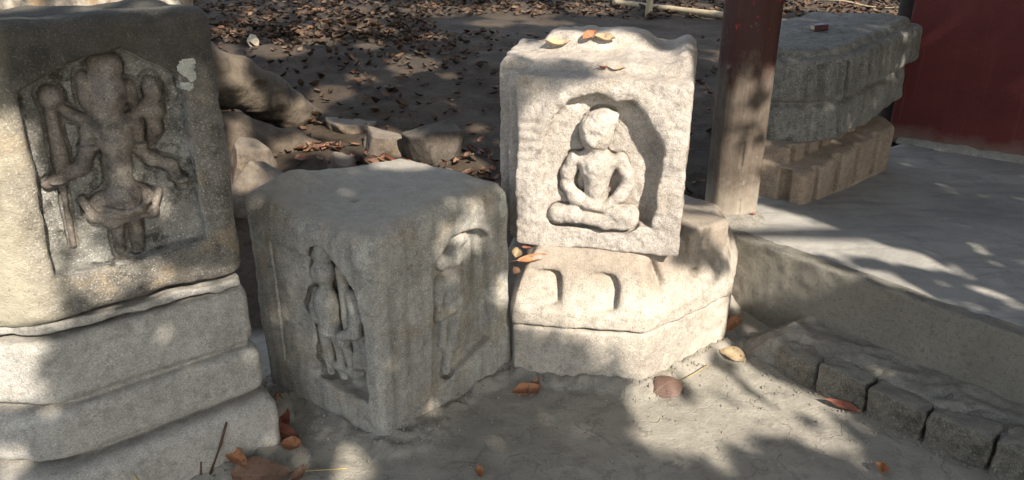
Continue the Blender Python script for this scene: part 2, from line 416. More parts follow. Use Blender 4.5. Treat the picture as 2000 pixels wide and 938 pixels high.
def mk_leaf(name, cols, rough=0.6, vein=True):
    t = NT(name)
    r = t.n('NewGeometry').outputs['Random Per Island']
    c = t.ramp(r, *[(i / max(1, len(cols) - 1), q) for i, q in enumerate(cols)])
    c = t.mix(t.ramp(t.noise(40, 5, 0.7), (0.42, 0.0), (0.7, 0.65)), c, t.mix(0.55, c, (0.05, 0.028, 0.016)))
    if vein:
        x, y, z = t.xyz(); ay = t.math('ABSOLUTE', y)
        rib = t.ramp(t.math('MULTIPLY', ay, 100), (0.06, 1.0), (0.14, 0.0))
        side = t.math('SINE', t.math('MULTIPLY', t.math('SUBTRACT', x, t.math('MULTIPLY', ay, 0.9)), 620))
        v = t.math('MAXIMUM', rib, t.ramp(side, (0.80, 0.0), (1.0, 0.55)))
        c = t.mix(t.math('MULTIPLY', v, 0.55), c, t.mix(0.5, c, (0.45, 0.33, 0.2)))
        c = t.mix(t.ramp(t.noise(75, 4, 0.7), (0.60, 0.0), (0.66, 0.8)), c, (0.05, 0.03, 0.02))
    b = t.bump(t.noise(120, 4, 0.6), 0.5, 0.004)
    return t.out(c, b, rough)
M['litter'] = mk_leaf('leaf_litter', [(0.03, 0.022, 0.016), (0.07, 0.046, 0.030), (0.13, 0.073, 0.043), (0.045, 0.031, 0.022), (0.15, 0.105, 0.07), (0.035, 0.026, 0.020)], 0.75, False)
M['leaf_orange'] = mk_leaf('orange_dry_leaf', [(0.37, 0.165, 0.075), (0.31, 0.135, 0.06)])
M['leaf_red'] = mk_leaf('red_brown_dry_leaf', [(0.20, 0.065, 0.04), (0.16, 0.05, 0.033)])
M['leaf_brown'] = mk_leaf('brown_dry_leaf', [(0.23, 0.135, 0.085), (0.20, 0.115, 0.075)])
M['leaf_dull'] = mk_leaf('dull_orange_leaf', [(0.22, 0.115, 0.06), (0.18, 0.095, 0.05)])
M['leaf_mauve'] = mk_leaf('dull_purple_brown_leaf', [(0.14, 0.085, 0.068), (0.12, 0.075, 0.06)])
M['leaf_tan'] = mk_leaf('tan_dry_leaf', [(0.40, 0.30, 0.185), (0.36, 0.27, 0.16)])
M['green'] = mk_leaf('green_foliage', [(0.045, 0.08, 0.022), (0.07, 0.115, 0.03), (0.055, 0.09, 0.028)], 0.5, False)
def plain(name, col, rough=0.7, sc_=60, var=0.35):
    t = NT(name)
    c = t.mix(t.ramp(t.noise(sc_, 5, 0.7), (0.35, 0.0), (0.7, 1.0)), tuple(x * (1 - var) for x in col), col)
    return t.out(c, t.bump(t.noise(sc_ * 3, 4, 0.6), 0.3, 0.004), rough)
M['bamboo'] = plain('dry_bamboo', (0.42, 0.34, 0.22), 0.6, 20)
M['twig'] = plain('dark_twig', (0.13, 0.075, 0.05), 0.8)
M['straw'] = plain('yellow_straw', (0.45, 0.34, 0.13), 0.7)
M['boxred'] = plain('dark_red_card', (0.10, 0.028, 0.032), 0.5, 40)
M['boxdark'] = plain('purple_card', (0.055, 0.032, 0.055), 0.45, 40)
M['pebble'] = plain('pale_pebble', (0.55, 0.48, 0.36), 0.85, 30)
M['darkwood'] = plain('dark_old_wood', (0.045, 0.035, 0.028), 0.8, 25)

# ------------------------------------------------------------------ where the big stones stand
R = math.radians
STELE_O, STELE_A = (-1.121, 1.535), R(40)
BLK_O, BLK_A = (-0.392, 1.822), R(48.2)
PAN_O, PAN_A = (0.0, 2.31), R(-13)
BASE_PTS = [(0.0, 2.203), (0.444, 2.139), (0.80, 2.425), (0.905, 2.72), (0.70, 3.02), (0.05, 3.02), (-0.03, 2.6)]
def to_world(o, a, x, y): return (o[0] + x * math.cos(a) - y * math.sin(a), o[1] + x * math.sin(a) + y * math.cos(a))
BLK_PTS = [BLK_O, to_world(BLK_O, BLK_A, 0.588, 0), to_world(BLK_O, BLK_A, 0.54, 0.54), to_world(BLK_O, BLK_A, -0.059, 0.541)]
PED_PTS = [to_world(STELE_O, STELE_A, *p) for p in ((-0.05, -0.06), (0.51, -0.06), (0.51, 0.42), (-0.36, 0.42), (-0.36, 0.25))]

# ------------------------------------------------------------------ ground: one sheet to the horizon
def axis(segs):
    a = [segs[0][0]]
    for s0, s1, h in segs:
        n = max(1, int(round((s1 - s0) / h))); a += list(s0 + (s1 - s0) * (np.arange(n) + 1) / n)
    return np.array(a, np.float32)
gx = axis([(-400, -60, 40), (-60, -12, 4), (-12, -3, 0.25), (-3, -1.7, 0.03), (-1.7, 1.9, 0.0085), (1.9, 4, 0.05), (4, 12, 0.25), (12, 60, 4), (60, 400, 40)])
gy = axis([(-80, -4, 8), (-4, 1.3, 0.1), (1.3, 2.75, 0.0075), (2.75, 2.9, 0.015), (2.9, 6, 0.02), (6, 13, 0.06), (13, 40, 1.5), (40, 500, 40)])
def terrain(x, y):
    """height of the trodden ground: level in front, rising behind the stones"""
    t = np.clip((y - 2.45) / 0.5, 0, 1); t = t * t * (3 - 2 * t)
    z = -0.03 + 0.10 * t
    z = z + np.clip(y - 2.9, 0, 3.4) * 0.105
    z = z + np.clip(y - 6.3, 0, 60) * 0.035
    return z
GX, GY = np.meshgrid(gx, gy, indexing='ij')
gz = terrain(GX, GY)
def fine(axs, sc_, seed):
    ax = [np.clip(a, lo, hi) for a, (lo, hi) in zip(axs, ((-3, 4), (1.2, 13)))]
    ax0 = [np.concatenate([[lo], a]) for a, lo in zip(ax, (-3, 1.2))]
    return noise_axes(ax0, sc_, seed)[1:, 1:]
gz = gz + 0.007 * fine((gx, gy), 0.45, 1) + 0.003 * fine((gx, gy), 0.12, 2) + 0.0022 * fine((gx, gy), 0.03, 3)
behind = np.clip((GY - 2.6) / 0.4, 0, 1)
gz = gz + behind * (0.02 * fine((gx, gy), 0.35, 4) + 0.012 * fine((gx, gy), 0.11, 5))
mort = np.zeros_like(gz)
for pts, w, hh in ((BLK_PTS, 0.085, 0.022), (BASE_PTS, 0.07, 0.030), (PED_PTS, 0.05, 0.022)):
    d = convex(GX, GY, pts, 0.02)
    wn_ = w * (1 + 0.5 * fine((gx, gy), 0.09, 11))
    s = np.clip(1 - d / wn_, 0, 1); s = s * s * (3 - 2 * s)
    mort = np.maximum(mort, s)
    gz = gz + s * (hh + 0.007 * fine((gx, gy), 0.05, 12) + 0.010 * fine((gx, gy), 0.022, 13)) + np.clip(s * 3, 0, 1) * 0.004 * fine((gx, gy), 0.013, 14)
soil = np.clip((GY - 2.45 - 0.6 * np.clip((GX - 0.6) / 0.15, 0, 1) - 0.15 * fine((gx, gy), 0.2, 21)) / 0.12, 0, 1)
nx, ny = GX.shape
V = np.stack([GX, GY, gz], -1).reshape(-1, 3)
ii = (np.arange(nx - 1)[:, None] * ny + np.arange(ny - 1)[None]).ravel()
F = np.stack([ii, ii + ny, ii + ny + 1, ii + 1], 1)
me = mesh_np('ground', V, F)
for nm, arr in (('soil', soil), ('mortar', np.clip(mort * 1.2, 0, 1))):
    a = me.attributes.new(nm, 'FLOAT', 'POINT'); a.data.foreach_set('value', arr.astype(np.float32).ravel())
tag(link('ground', me, M['ground']), kind='structure')
def ground_z(x, y):
    i = int(np.clip(np.searchsorted(gx, x), 1, nx - 1)); j = int(np.clip(np.searchsorted(gy, y), 1, ny - 1))
    return float(max(gz[i, j], gz[i - 1, j - 1]))

# ------------------------------------------------------------------ cement platform
PLAT_Z = 0.30
def prism(name, pts, z0, z1, mat, parent=None, bevel=0.0, rows=1):
    n = len(pts)
    V = [(x, y, z0) for x, y in pts] + [(x, y, z1) for x, y in pts]
    me = bpy.data.meshes.new(name)
    me.from_pydata(V, [], [tuple(range(n))[::-1], tuple(range(n, 2 * n))] + [(i, (i + 1) % n, n + (i + 1) % n, n + i) for i in range(n)])
    o = link(name, me, mat, parent)
    if bevel:
        b = o.modifiers.new('bevel', 'BEVEL'); b.width = bevel; b.segments = 3
    return o
EDGE = ((0.856, 2.73), (1.509, 1.903))
ed = Vector((EDGE[1][0] - EDGE[0][0], EDGE[1][1] - EDGE[0][1])).normalized(); en = Vector((-ed.y, ed.x))     # along the edge, inward
def build_platform():
    g = Grid((-0.25, -0.03, -0.12), (2.6, 0.10, 0.33), 0.0075)      # x along the edge, y inward
    d = np.maximum(-g.Y, np.abs(g.Z - 0.08) - 0.22)
    d = smax(-g.Y + 0 * g.X * g.Z, np.abs(g.Z - 0.05) - (PLAT_Z - 0.05), 0.010)
    d = smax(d, np.abs(g.X - 1.1) - 1.32, 0.02)
    d = smax(d, g.Y - 0.07, 0.002)
    d = d + 0.003 * g.noise(0.1, 31) + 0.0026 * g.noise(0.026, 32) + 0.010 * np.maximum(g.noise(0.05, 34) - 0.45, 0) * np.clip((g.Z - 0.24) / 0.05, 0, 1) + 0.006 * np.maximum(g.noise(0.03, 33) - 0.3, 0) * np.clip((0.35 - g.X) / 0.2, 0, 1)
    o = carve('riser', g, d, M['riser'], [], (EDGE[0][0], EDGE[0][1], 0), math.atan2(ed.y, ed.x))
    return o
root = bpy.data.objects.new('cement_platform', None); COL.objects.link(root)
tag(root, kind='structure')
rs_ = build_platform(); rs_.parent = root
def P2(s, t): v = Vector(EDGE[0]) + ed * s + en * t; return (v.x, v.y)
# top slab: a gently uneven sheet with thickness
def build_slab():
    a0, b0 = axis([(-0.22, 2.5, 0.03), (2.5, 7, 0.3)]), axis([(0.045, 3.0, 0.03), (3.0, 7, 0.3)])
    A, B = np.meshgrid(a0, b0, indexing='ij')
    zz = PLAT_Z + 0.006 * noise_axes((a0, b0), 0.4, 41) + 0.0025 * noise_axes((a0, b0), 0.12, 42) - 0.004 * np.clip(1 - (B - 0.045) / 0.05, 0, 1)
    n, m = A.shape
    top = np.stack([EDGE[0][0] + ed.x * A + en.x * B, EDGE[0][1] + ed.y * A + en.y * B, zz], -1).reshape(-1, 3)
    i = (np.arange(n - 1)[:, None] * m + np.arange(m - 1)[None]).ravel()
    f = np.stack([i, i + m, i + m + 1, i + 1], 1)
    bot = top.copy(); bot[:, 2] = -0.1
    rim = [k for k in range(m)] + [r * m + m - 1 for r in range(1, n)] + [(n - 1) * m + k for k in range(m - 2, -1, -1)] + [r * m for r in range(n - 2, 0, -1)]
    nv = len(top); side = [(rim[k], rim[(k + 1) % len(rim)], nv + (k + 1) % len(rim), nv + k) for k in range(len(rim))]
    return mesh_np('top_slab', np.concatenate([top, bot[rim]]), np.concatenate([f, np.array(side)]))
link('top_slab', build_slab(), M['cement'], root)

# ------------------------------------------------------------------ stele with standing deity (far left)
def build_stele():
    g = Grid((-0.30, -0.03, 0.50), (0.54, 0.39, 1.27), 0.0035)
    X, Y, Z = g.X, g.Y, g.Z
    lean = (Z - 0.535) * 0.016
    d = smax(-Y + 0 * Z, X - 0.505 - lean, 0.05)
    d = smax(d, (-X - Y) * 0.7071 - 0.002, 0.05)
    d = smax(d, -X - 0.26, 0.05)
    d = smax(d, Y - 0.36, 0.03)
    top = 1.232 + 0.010 * noise_axes(g.ax[:2], 0.12, 50)[:, :, None]
    d = smax(d, Z - top, 0.045)
    d = smax(d, 0.535 + 0.01 * noise_axes(g.ax[:2], 0.09, 51)[:, :, None] - Z - 0 * X, 0.03)
    outline = [(0.060, 0.650), (0.070, 0.86), (0.083, 1.080), (0.16, 1.121), (0.232, 1.146), (0.297, 1.158), (0.362, 1.117), (0.414, 1.081), (0.424, 1.02), (0.420, 0.80), (0.419, 0.654), (0.25, 0.640)]
    n2 = poly2(g.ax[0][:, None], g.ax[2][None, :], outline)[:, None, :]
    depth = 0.060
    cut = smax(n2, Y - depth, 0.02)
    # sloping sill of the niche
    d0 = smax(d, -cut, 0.014)
    g.lab[(n2 < 0.004) & (Y > 0.007) & (Y < 0.08) & (np.zeros(g.shape, bool) | True)] = 1
    sl_, x, y, z = g.sub((0.03, -0.05, 0.6), (0.47, 0.12, 1.17)); P = (x, (y - 0.006) / 1.22, z)
    f = ell(P, (0.262, 0.036, 1.062), (0.038, 0.040, 0.048))                         # face
    f = smin(f, ell(P, (0.268, 0.042, 1.114), (0.036, 0.032, 0.032)), 0.008)          # crown
    f = smin(f, ell(P, (0.216, 0.046, 1.060), (0.016, 0.026, 0.050)), 0.012)          # hair and ear rings
    f = smin(f, ell(P, (0.312, 0.046, 1.045), (0.018, 0.026, 0.035)), 0.012)
    f = smin(f, cap(P, (0.258, 0.042, 1.03), (0.256, 0.042, 0.985), 0.026, 0.030), 0.02)   # neck
    f = smin(f, ell(P, (0.257, 0.040, 0.978), (0.056, 0.034, 0.024)), 0.010)          # shoulders
    f = smin(f, ell(P, (0.255, 0.034, 0.948), (0.041, 0.038, 0.042)), 0.012)
    f = smin(f, cap(P, (0.253, 0.036, 0.93), (0.249, 0.036, 0.83), 0.032, 0.026), 0.012)
    f = smin(f, ell(P, (0.246, 0.030, 0.800), (0.042, 0.038, 0.042)), 0.014)           # belly
    for q in (0.872, 0.850, 0.828):                                                   # creases of the belly
        f = smax(f, -(cap(P, (0.212, -0.006, q), (0.285, -0.006, q), 0.004)), 0.006)
    f = smin(f, ell(P, (0.245, 0.036, 0.764), (0.062, 0.032, 0.022)), 0.010)           # hips and skirt
    f = smin(f, polyline(P, [(0.158, 0.815), (0.172, 0.765), (0.215, 0.742), (0.262, 0.752), (0.305, 0.748), (0.332, 0.800)], [0.009, 0.014, 0.015, 0.013, 0.014, 0.009], 0.030), 0.005)
    f = smin(f, polyline(P, [(0.226, 0.748), (0.220, 0.658)], [0.017, 0.013], 0.048), 0.006)   # legs
    f = smin(f, polyline(P, [(0.266, 0.748), (0.260, 0.658)], [0.017, 0.013], 0.048), 0.006)
    f = smin(f, polyline(P, [(0.205, 0.972), (0.196, 0.925), (0.175, 0.890), (0.118, 0.868), (0.094, 0.862)], [0.016, 0.014, 0.015, 0.013, 0.011], 0.036), 0.004)
    f = smin(f, polyline(P, [(0.307, 0.968), (0.306, 0.915), (0.330, 0.882), (0.372, 0.858), (0.392, 0.80)], [0.016, 0.014, 0.015, 0.014, 0.012], 0.036), 0.004)
    f = smin(f, polyline(P, [(0.206, 0.995), (0.176, 1.015), (0.152, 1.045)], [0.014, 0.012, 0.011], 0.044), 0.006)    # raised arms
    f = smin(f, ell(P, (0.146, 0.044, 1.058), (0.026, 0.026, 0.030)), 0.004)
    f = smin(f, cap(P, (0.140, 0.046, 1.03), (0.136, 0.046, 0.89), 0.013, 0.019), 0.004)      # mace
    f = smin(f, polyline(P, [(0.306, 0.992), (0.335, 1.008), (0.352, 1.03)], [0.014, 0.012, 0.011], 0.044), 0.006)
    f = smin(f, ell(P, (0.361, 0.042, 1.050), (0.022, 0.024, 0.036)), 0.004)
    f = smin(f, ell(P, (0.354, 0.042, 0.998), (0.027, 0.024, 0.025)), 0.004)
    f = smin(f, polyline(P, [(0.352, 0.985), (0.350, 0.950), (0.332, 0.915)], [0.017, 0.016, 0.009], 0.046), 0.005)
    f = smin(f, polyline(P, [(0.128, 0.86), (0.121, 0.70)], [0.006, 0.006], 0.046), 0.01)
    for ex in (0.245, 0.281):                                                          # worn eyes and nose
        f = smax(f, -ell(P, (ex, -0.010, 1.058), (0.012, 0.008, 0.006)), 0.004)
    f = smin(f, ell(P, (0.263, 0.000, 1.050), (0.006, 0.007, 0.014)), 0.006)
    for zc, w in ((1.096, 0.050), (1.120, 0.042), (1.138, 0.032)):                        # tiers of the crown
        f = smax(f, -cap(P, (0.268 - w, 0.0, zc), (0.268 + w, 0.0, zc), 0.0050), 0.004)
    f = smin(f, ell(P, (0.245, 0.046, 0.785), (0.078, 0.022, 0.042)), 0.006)           # wide drape behind the hips
    f = smin(f, polyline(P, [(0.196, 0.792), (0.225, 0.776), (0.246, 0.772), (0.270, 0.776), (0.298, 0.790)], [0.007] * 5, [0.006, -0.006, -0.010, -0.006, 0.006]), 0.003)   # belt
    for q in range(4):                                                                    # folds of the skirt
        f = smax(f, -cap(P, (0.205 + 0.026 * q, -0.004, 0.762), (0.215 + 0.020 * q, -0.002, 0.738), 0.004), 0.004)
    for (ax_, az_) in ((0.118, 0.868), (0.385, 0.82), (0.199, 0.935), (0.308, 0.925)):      # bracelets
        f = smin(f, ell(P, (ax_, 0.030, az_), (0.021, 0.024, 0.007)), 0.003)
    for q in range(3):
        f = smax(f, -cap(P, (0.105, 0.016, 0.93 + 0.03 * q), (0.165, 0.016, 0.93 + 0.03 * q), 0.004), 0.004)
        f = smax(f, -cap(P, (0.33, 0.012, 0.975 + 0.03 * q), (0.39, 0.012, 0.975 + 0.03 * q), 0.004), 0.004)
    er = d0[sl_]
    er = smax(er, -smax(f - 0.008, y - depth - 0.012, 0.006), 0.004)
    fd = smin(er, f, 0.004)
    g.lab[sl_] = np.where((f < er) & (f < 0.02), 2, g.lab[sl_])
    d0[sl_] = fd
    d0 = d0 + 0.0045 * g.noise(0.07, 52) + 0.0024 * g.noise(0.022, 53) + 0.0012 * g.noise(0.010, 54)
    for (lx, lz, rx, rz) in ((0.434, 1.098, 0.017, 0.022), (0.440, 1.083, 0.010, 0.016), (0.420, 1.055, 0.006, 0.007), (0.431, 1.054, 0.009, 0.009)):
        q = np.sqrt(((X - lx) / rx) ** 2 + ((Z - lz) / rz) ** 2) + 0.3 * noise_axes(g.ax[::2], 0.013, 55)[:, None, :]
        m_ = (q < 1) & (Y < 0.06)
        d0 = d0 - 0.0015 * m_
        g.lab[m_ & (np.abs(d0) < 0.02)] = 3
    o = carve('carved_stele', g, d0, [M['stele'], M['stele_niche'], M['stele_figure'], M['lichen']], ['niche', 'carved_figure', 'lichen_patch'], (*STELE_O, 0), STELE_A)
    tag(o, 'tall dark weathered stone slab carved with a standing four-armed deity in a niche', 'carved stone')
build_stele()

def build_pedestal():
    g = Grid((-0.38, -0.11, -0.10), (0.56, 0.46, 0.505), 0.0048)
    X, Y, Z = g.X, g.Y, g.Z
    def tier(out, right, z0, z1, k, ch):
        q = smax(-Y - out + 0 * Z, X - right, 0.03)
        q = smax(q, (-X - Y) * 0.7071 - out - ch, 0.04)
        q = smax(q, -X - 0.30 - out * 0.5, 0.03)
        q = smax(q, Y - 0.42, 0.03)
        return smax(q, np.maximum(Z - z1, z0 - Z), k)
    wob = 0.003 * noise_axes(g.ax[:2], 0.14, 60)[:, :, None]
    Zs = Z
    g2 = tier(0.0, 0.498, 0.318 + wob, 0.492 + wob, 0.026, 0.012)
    g3 = tier(0.022, 0.506, 0.166 + wob, 0.308, 0.034, 0.02)
    g4 = tier(0.062, 0.520, -0.2, 0.152, 0.04, 0.03)
    core = tier(-0.012, 0.485, -0.2, 0.47, 0.02, -0.01)
    d = smin(g2, core, 0.006); L = np.zeros(g.shape, np.uint8)
    L[(g3 < d)] = 1; d = smin(d, g3, 0.006)
    L[(g4 < d)] = 2; d = smin(d, g4, 0.006)
    g.lab = L
    d = d + 0.0028 * g.noise(0.09, 61) + 0.0018 * g.noise(0.024, 62) + 0.0009 * g.noise(0.011, 63)
    # worn notches along the top course
    for (x0, z0, r) in ((0.20, 0.468, 0.014), (0.24, 0.47, 0.010), (0.12, 0.44, 0.012)):
        d = smax(d, -ell((X, Y, Z), (x0, -0.006, z0), (r, 0.012, r * 1.6)), 0.01)
    o = carve('stone_pedestal', g, d, M['ped'], ['middle_course', 'bottom_course'], (*STELE_O, 0), STELE_A)
    tag(o, 'pale dusty pedestal of three rounded stone courses under the tall dark stele', 'pedestal')
    # thin broken slab wedged between pedestal and stele
    g = Grid((-0.28, -0.03, 0.488), (0.52, 0.38, 0.535), 0.004)
    X, Y, Z = g.X, g.Y, g.Z
    nb = noise_axes(g.ax[:2], 0.06, 64)[:, :, None]
    d = smax(-Y + 0.012 + 0.01 * nb, X - 0.485, 0.02); d = smax(d, (-X - Y) * 0.7071 + 0.012 + 0.012 * nb, 0.03); d = smax(d, -X - 0.24, 0.03); d = smax(d, Y - 0.33, 0.01)
    d = smax(d, np.abs(Z - 0.513 - 0.003 * nb) - 0.011, 0.008)
    d = d + 0.005 * g.noise(0.035, 65) + 0.0025 * g.noise(0.014, 66)
    o = carve('stone_slab', g, d, M['ped'], [], (*STELE_O, 0), STELE_A)
    tag(o, 'thin broken stone slab wedged between the dark stele and its pale pedestal', 'stone slab')
build_pedestal()

# ------------------------------------------------------------------ low block with two attendants (centre left)
def build_block():
    g = Grid((-0.12, -0.045, -0.09), (0.64, 0.62, 0.735), 0.0043)
    X, Y, Z = g.X, g.Y, g.Z
    al = R(144.4 - 48.2); lx, ly = math.cos(al), math.sin(al)         # left face runs this way in local axes
    # face coordinates of the left face: U runs to the right, D goes into the stone
    D = X * ly - Y * lx; U = -(X * lx + Y * ly)
    tap = (Z - 0.33) * 0.03
    d = smax(-Y + 0 * Z, -D, 0.065)
    d = smax(d, X - 0.588 + tap, 0.035); d = smax(d, -U - 0.544 + tap * 0.3, 0.04); d = smax(d, Y - 0.56, 0.05)
    # shallow vertical flutes either side of the near corner
    fl = 0.0055 * (0.5 + 0.5 * np.cos((X - 0.02) * 2 * math.pi / 0.062)) * np.clip((0.215 - X) / 0.03, 0, 1) * np.clip((X + 0.0) / 0.03, 0, 1)
    fz = np.clip((Z - 0.06) / 0.03, 0, 1) * np.clip((0.52 - Z) / 0.06, 0, 1)
    d = smax(d, -Y + fl * fz, 0.01)
    fl = 0.005 * (0.5 + 0.5 * np.cos((U + 0.03) * 2 * math.pi / 0.05)) * np.clip((0.05 + U) / 0.02, 0, 1) * np.clip(-U / 0.02, 0, 1)
    d = smax(d, -D + fl * fz, 0.01)
    top = 0.662 + 0.012 * noise_axes(g.ax[:2], 0.16, 70)[:, :, None] + 0.03 * np.clip((Y - 0.30) / 0.2, 0, 1) * np.clip((0.5 - X) / 0.3, 0, 1)
    top = top + 0.03 * np.exp(-(((X - 0.10) / 0.09) ** 2 + ((Y - 0.50) / 0.06) ** 2)) - 0.03 * np.clip((Y - 0.50) / 0.06, 0, 1) * np.clip((X - 0.25) / 0.1, 0, 1)
    top = top - 0.016 * np.exp(-(((X - 0.16) / 0.016) ** 2 + ((Y - 0.25) / 0.013) ** 2))      # worn socket
    d = smax(d, Z - top, 0.055)
    d = np.maximum(d, -0.085 - Z)
    P = (X, Y, Z)
    # left niche, a pointed arch
    sl_, x, y, z = g.sub((-0.06, -0.045, 0.05), (0.14, 0.42, 0.61))
    dd = x * ly - y * lx; uu = -(x * lx + y * ly)
    A2, B2 = uu[:, :, 0], g.ax[2][sl_[2]]
    arch = [(-0.276, 0.112), (-0.280, 0.40), (-0.272, 0.50), (-0.248, 0.560), (-0.205, 0.578), (-0.160, 0.560), (-0.108, 0.512), (-0.066, 0.445), (-0.048, 0.36), (-0.050, 0.20), (-0.054, 0.100), (-0.16, 0.095)]
    n2 = poly2(A2[:, :, None] + 0 * B2, B2[None, None, :] + 0 * A2[:, :, None], arch)
    cut = smax(n2, dd - 0.062, 0.02)
    e = smax(d[sl_], -cut, 0.012)
    lab = g.lab[sl_]; lab[(n2 < 0.004) & (dd > 0.006) & (dd < 0.09)] = 1
    # recess with a flat pilaster left of the niche
    rec = smax(np.abs(uu + 0.375) - 0.125, np.abs(z - 0.33) - 0.20, 0.04)
    rec = smax(rec, dd - 0.022 * np.clip((uu + 0.50) / 0.06, 0, 1) + 0.024 * np.exp(-((uu + 0.40) / 0.052) ** 2), 0.012)
    e = smax(e, -rec, 0.02)
    Q = ((uu + 0.222) / 1.22 - 0.20, (dd - 0.004) / 1.15 + 0.008, z + 0 * uu)
    f = ell(Q, (-0.206, 0.038, 0.475), (0.034, 0.032, 0.040))                          # head
    f = smin(f, ell(Q, (-0.208, 0.040, 0.528), (0.026, 0.026, 0.030)), 0.006)           # tall crown
    f = smin(f, ell(Q, (-0.208, 0.040, 0.553), (0.015, 0.020, 0.020)), 0.006)
    f = smin(f, cap(Q, (-0.207, 0.042, 0.44), (-0.207, 0.042, 0.415), 0.018), 0.008)
    f = smin(f, ell(Q, (-0.208, 0.038, 0.378), (0.040, 0.030, 0.046)), 0.010)           # chest
    f = smin(f, cap(Q, (-0.208, 0.04, 0.35), (-0.206, 0.04, 0.285), 0.029, 0.031), 0.015)
    f = smin(f, cap(Q, (-0.226, 0.042, 0.285), (-0.228, 0.046, 0.118), 0.018, 0.014), 0.004)   # legs
    f = smin(f, cap(Q, (-0.188, 0.042, 0.285), (-0.178, 0.046, 0.122), 0.018, 0.014), 0.004)
    f = smin(f, polyline(Q, [(-0.248, 0.400), (-0.258, 0.345), (-0.234, 0.318)], [0.013, 0.013, 0.014], [0.045, 0.038, 0.020]), 0.005)
    f = smin(f, cap(Q, (-0.256, 0.045, 0.33), (-0.250, 0.046, 0.17), 0.009, 0.007), 0.004)
    f = smin(f, cap(Q, (-0.148, 0.044, 0.50), (-0.146, 0.046, 0.30), 0.018, 0.013), 0.003)     # staff
    f = smin(f, polyline(Q, [(-0.122, 0.425), (-0.098, 0.370), (-0.106, 0.312), (-0.146, 0.292)], [0.017, 0.020, 0.018, 0.015], [0.044, 0.036, 0.028, 0.020]), 0.004)
    f = smin(f, ell(Q, (-0.158, 0.032, 0.268), (0.022, 0.022, 0.028)), 0.006)
    f = smin(f, cap(Q, (-0.156, 0.04, 0.25), (-0.150, 0.046, 0.17), 0.015, 0.012), 0.006)
    f = smin(f, polyline(Q, [(-0.245, 0.168), (-0.195, 0.156), (-0.13, 0.154), (-0.105, 0.168)], [0.009, 0.013, 0.013, 0.010], 0.042), 0.006)
    f = smin(f, box(Q, (-0.118, 0.056, 0.225), (0.026, 0.010, 0.075), 0.008), 0.006)
    f = f * 1.1
    e = smax(e, -smax(f - 0.011, dd - 0.080, 0.006), 0.004)
    lab = np.where((f < e) & (f < 0.02), 2, lab); g.lab[sl_] = lab
    d[sl_] = smin(e, f, 0.004)
    # right niche: shallow, with a stooping attendant
    sl_, x, y, z = g.sub((0.17, -0.045, 0.02), (0.56, 0.10, 0.60)); Q = (x, (y + 0.002) / 1.3 + 0 * x, z)
    arch = [(0.222, 0.050), (0.236, 0.30), (0.242, 0.462), (0.285, 0.512), (0.330, 0.552), (0.420, 0.548), (0.462, 0.535), (0.492, 0.500), (0.494, 0.30), (0.497, 0.128), (0.35, 0.082)]
    n2 = poly2(g.ax[0][sl_[0]][:, None], g.ax[2][sl_[2]][None, :], arch)[:, None, :]
    dep = np.interp(g.ax[0][sl_[0]], [0.22, 0.35, 0.50], [0.020, 0.042, 0.058]).astype(np.float32)[:, None, None]
    e = smax(d[sl_], -smax(n2, y - dep, 0.02), 0.018)
    lab = g.lab[sl_]; lab[(n2 < 0.004) & (y > 0.006) & (y < 0.07)] = 1
    f = ell(Q, (0.345, 0.028, 0.478), (0.034, 0.028, 0.042))
    f = smin(f, ell(Q, (0.372, 0.030, 0.525), (0.036, 0.024, 0.024)), 0.012)
    f = smin(f, ell(Q, (0.400, 0.032, 0.480), (0.022, 0.022, 0.055)), 0.010)
    f = smin(f, ell(Q, (0.300, 0.030, 0.470), (0.024, 0.020, 0.030)), 0.010)
    f = smin(f, ell(Q, (0.325, 0.030, 0.405), (0.050, 0.026, 0.030)), 0.012)
    f = smin(f, ell(Q, (0.335, 0.028, 0.345), (0.040, 0.026, 0.065)), 0.02)
    f = smin(f, polyline(Q, [(0.285, 0.410), (0.270, 0.360), (0.272, 0.300), (0.318, 0.310), (0.345, 0.335)], [0.018, 0.016, 0.018, 0.014, 0.013], [0.03, 0.028, 0.026, 0.016, 0.012]), 0.010)
    f = smin(f, polyline(Q, [(0.378, 0.400), (0.395, 0.345), (0.385, 0.300)], [0.016, 0.014, 0.012], 0.032), 0.010)
    f = smin(f, cap(Q, (0.352, 0.032, 0.30), (0.332, 0.036, 0.165), 0.024, 0.018), 0.010)
    f = smin(f, cap(Q, (0.300, 0.032, 0.29), (0.292, 0.034, 0.190), 0.018, 0.014), 0.010)
    f = smin(f, polyline(Q, [(0.290, 0.185), (0.318, 0.155), (0.345, 0.165), (0.352, 0.21)], [0.014, 0.014, 0.014, 0.010], 0.034), 0.012)
    f = smin(f, cap(Q, (0.318, 0.036, 0.15), (0.300, 0.030, 0.085), 0.016, 0.018), 0.014)
    e = smax(e, -smax(f - 0.009, y - dep - 0.012, 0.006), 0.004)
    lab = np.where((f < e) & (f < 0.02), 3, lab); g.lab[sl_] = lab
    d[sl_] = smin(e, f, 0.004)
    d = d + 0.005 * g.noise(0.08, 71) + 0.0024 * g.noise(0.024, 72) + 0.0011 * g.noise(0.011, 73)
    q = np.sqrt(((X - 0.550) / 0.018) ** 2 + ((Z - 0.598) / 0.034) ** 2) + 0.35 * noise_axes(g.ax[::2], 0.014, 74)[:, None, :]
    m_ = (q < 1) & (Y < 0.09); d = d - 0.0015 * m_
    g.lab[m_ & (np.abs(d) < 0.02)] = 4
    o = carve('carved_block', g, d, [M['block']] * 4 + [M['lichen']], ['niche', 'carved_figure', 'carved_figure', 'lichen_patch'], (*BLK_O, 0), BLK_A)
    tag(o, 'squat grey sandstone block with a small attendant figure carved in a niche on two faces', 'carved stone')
build_block()

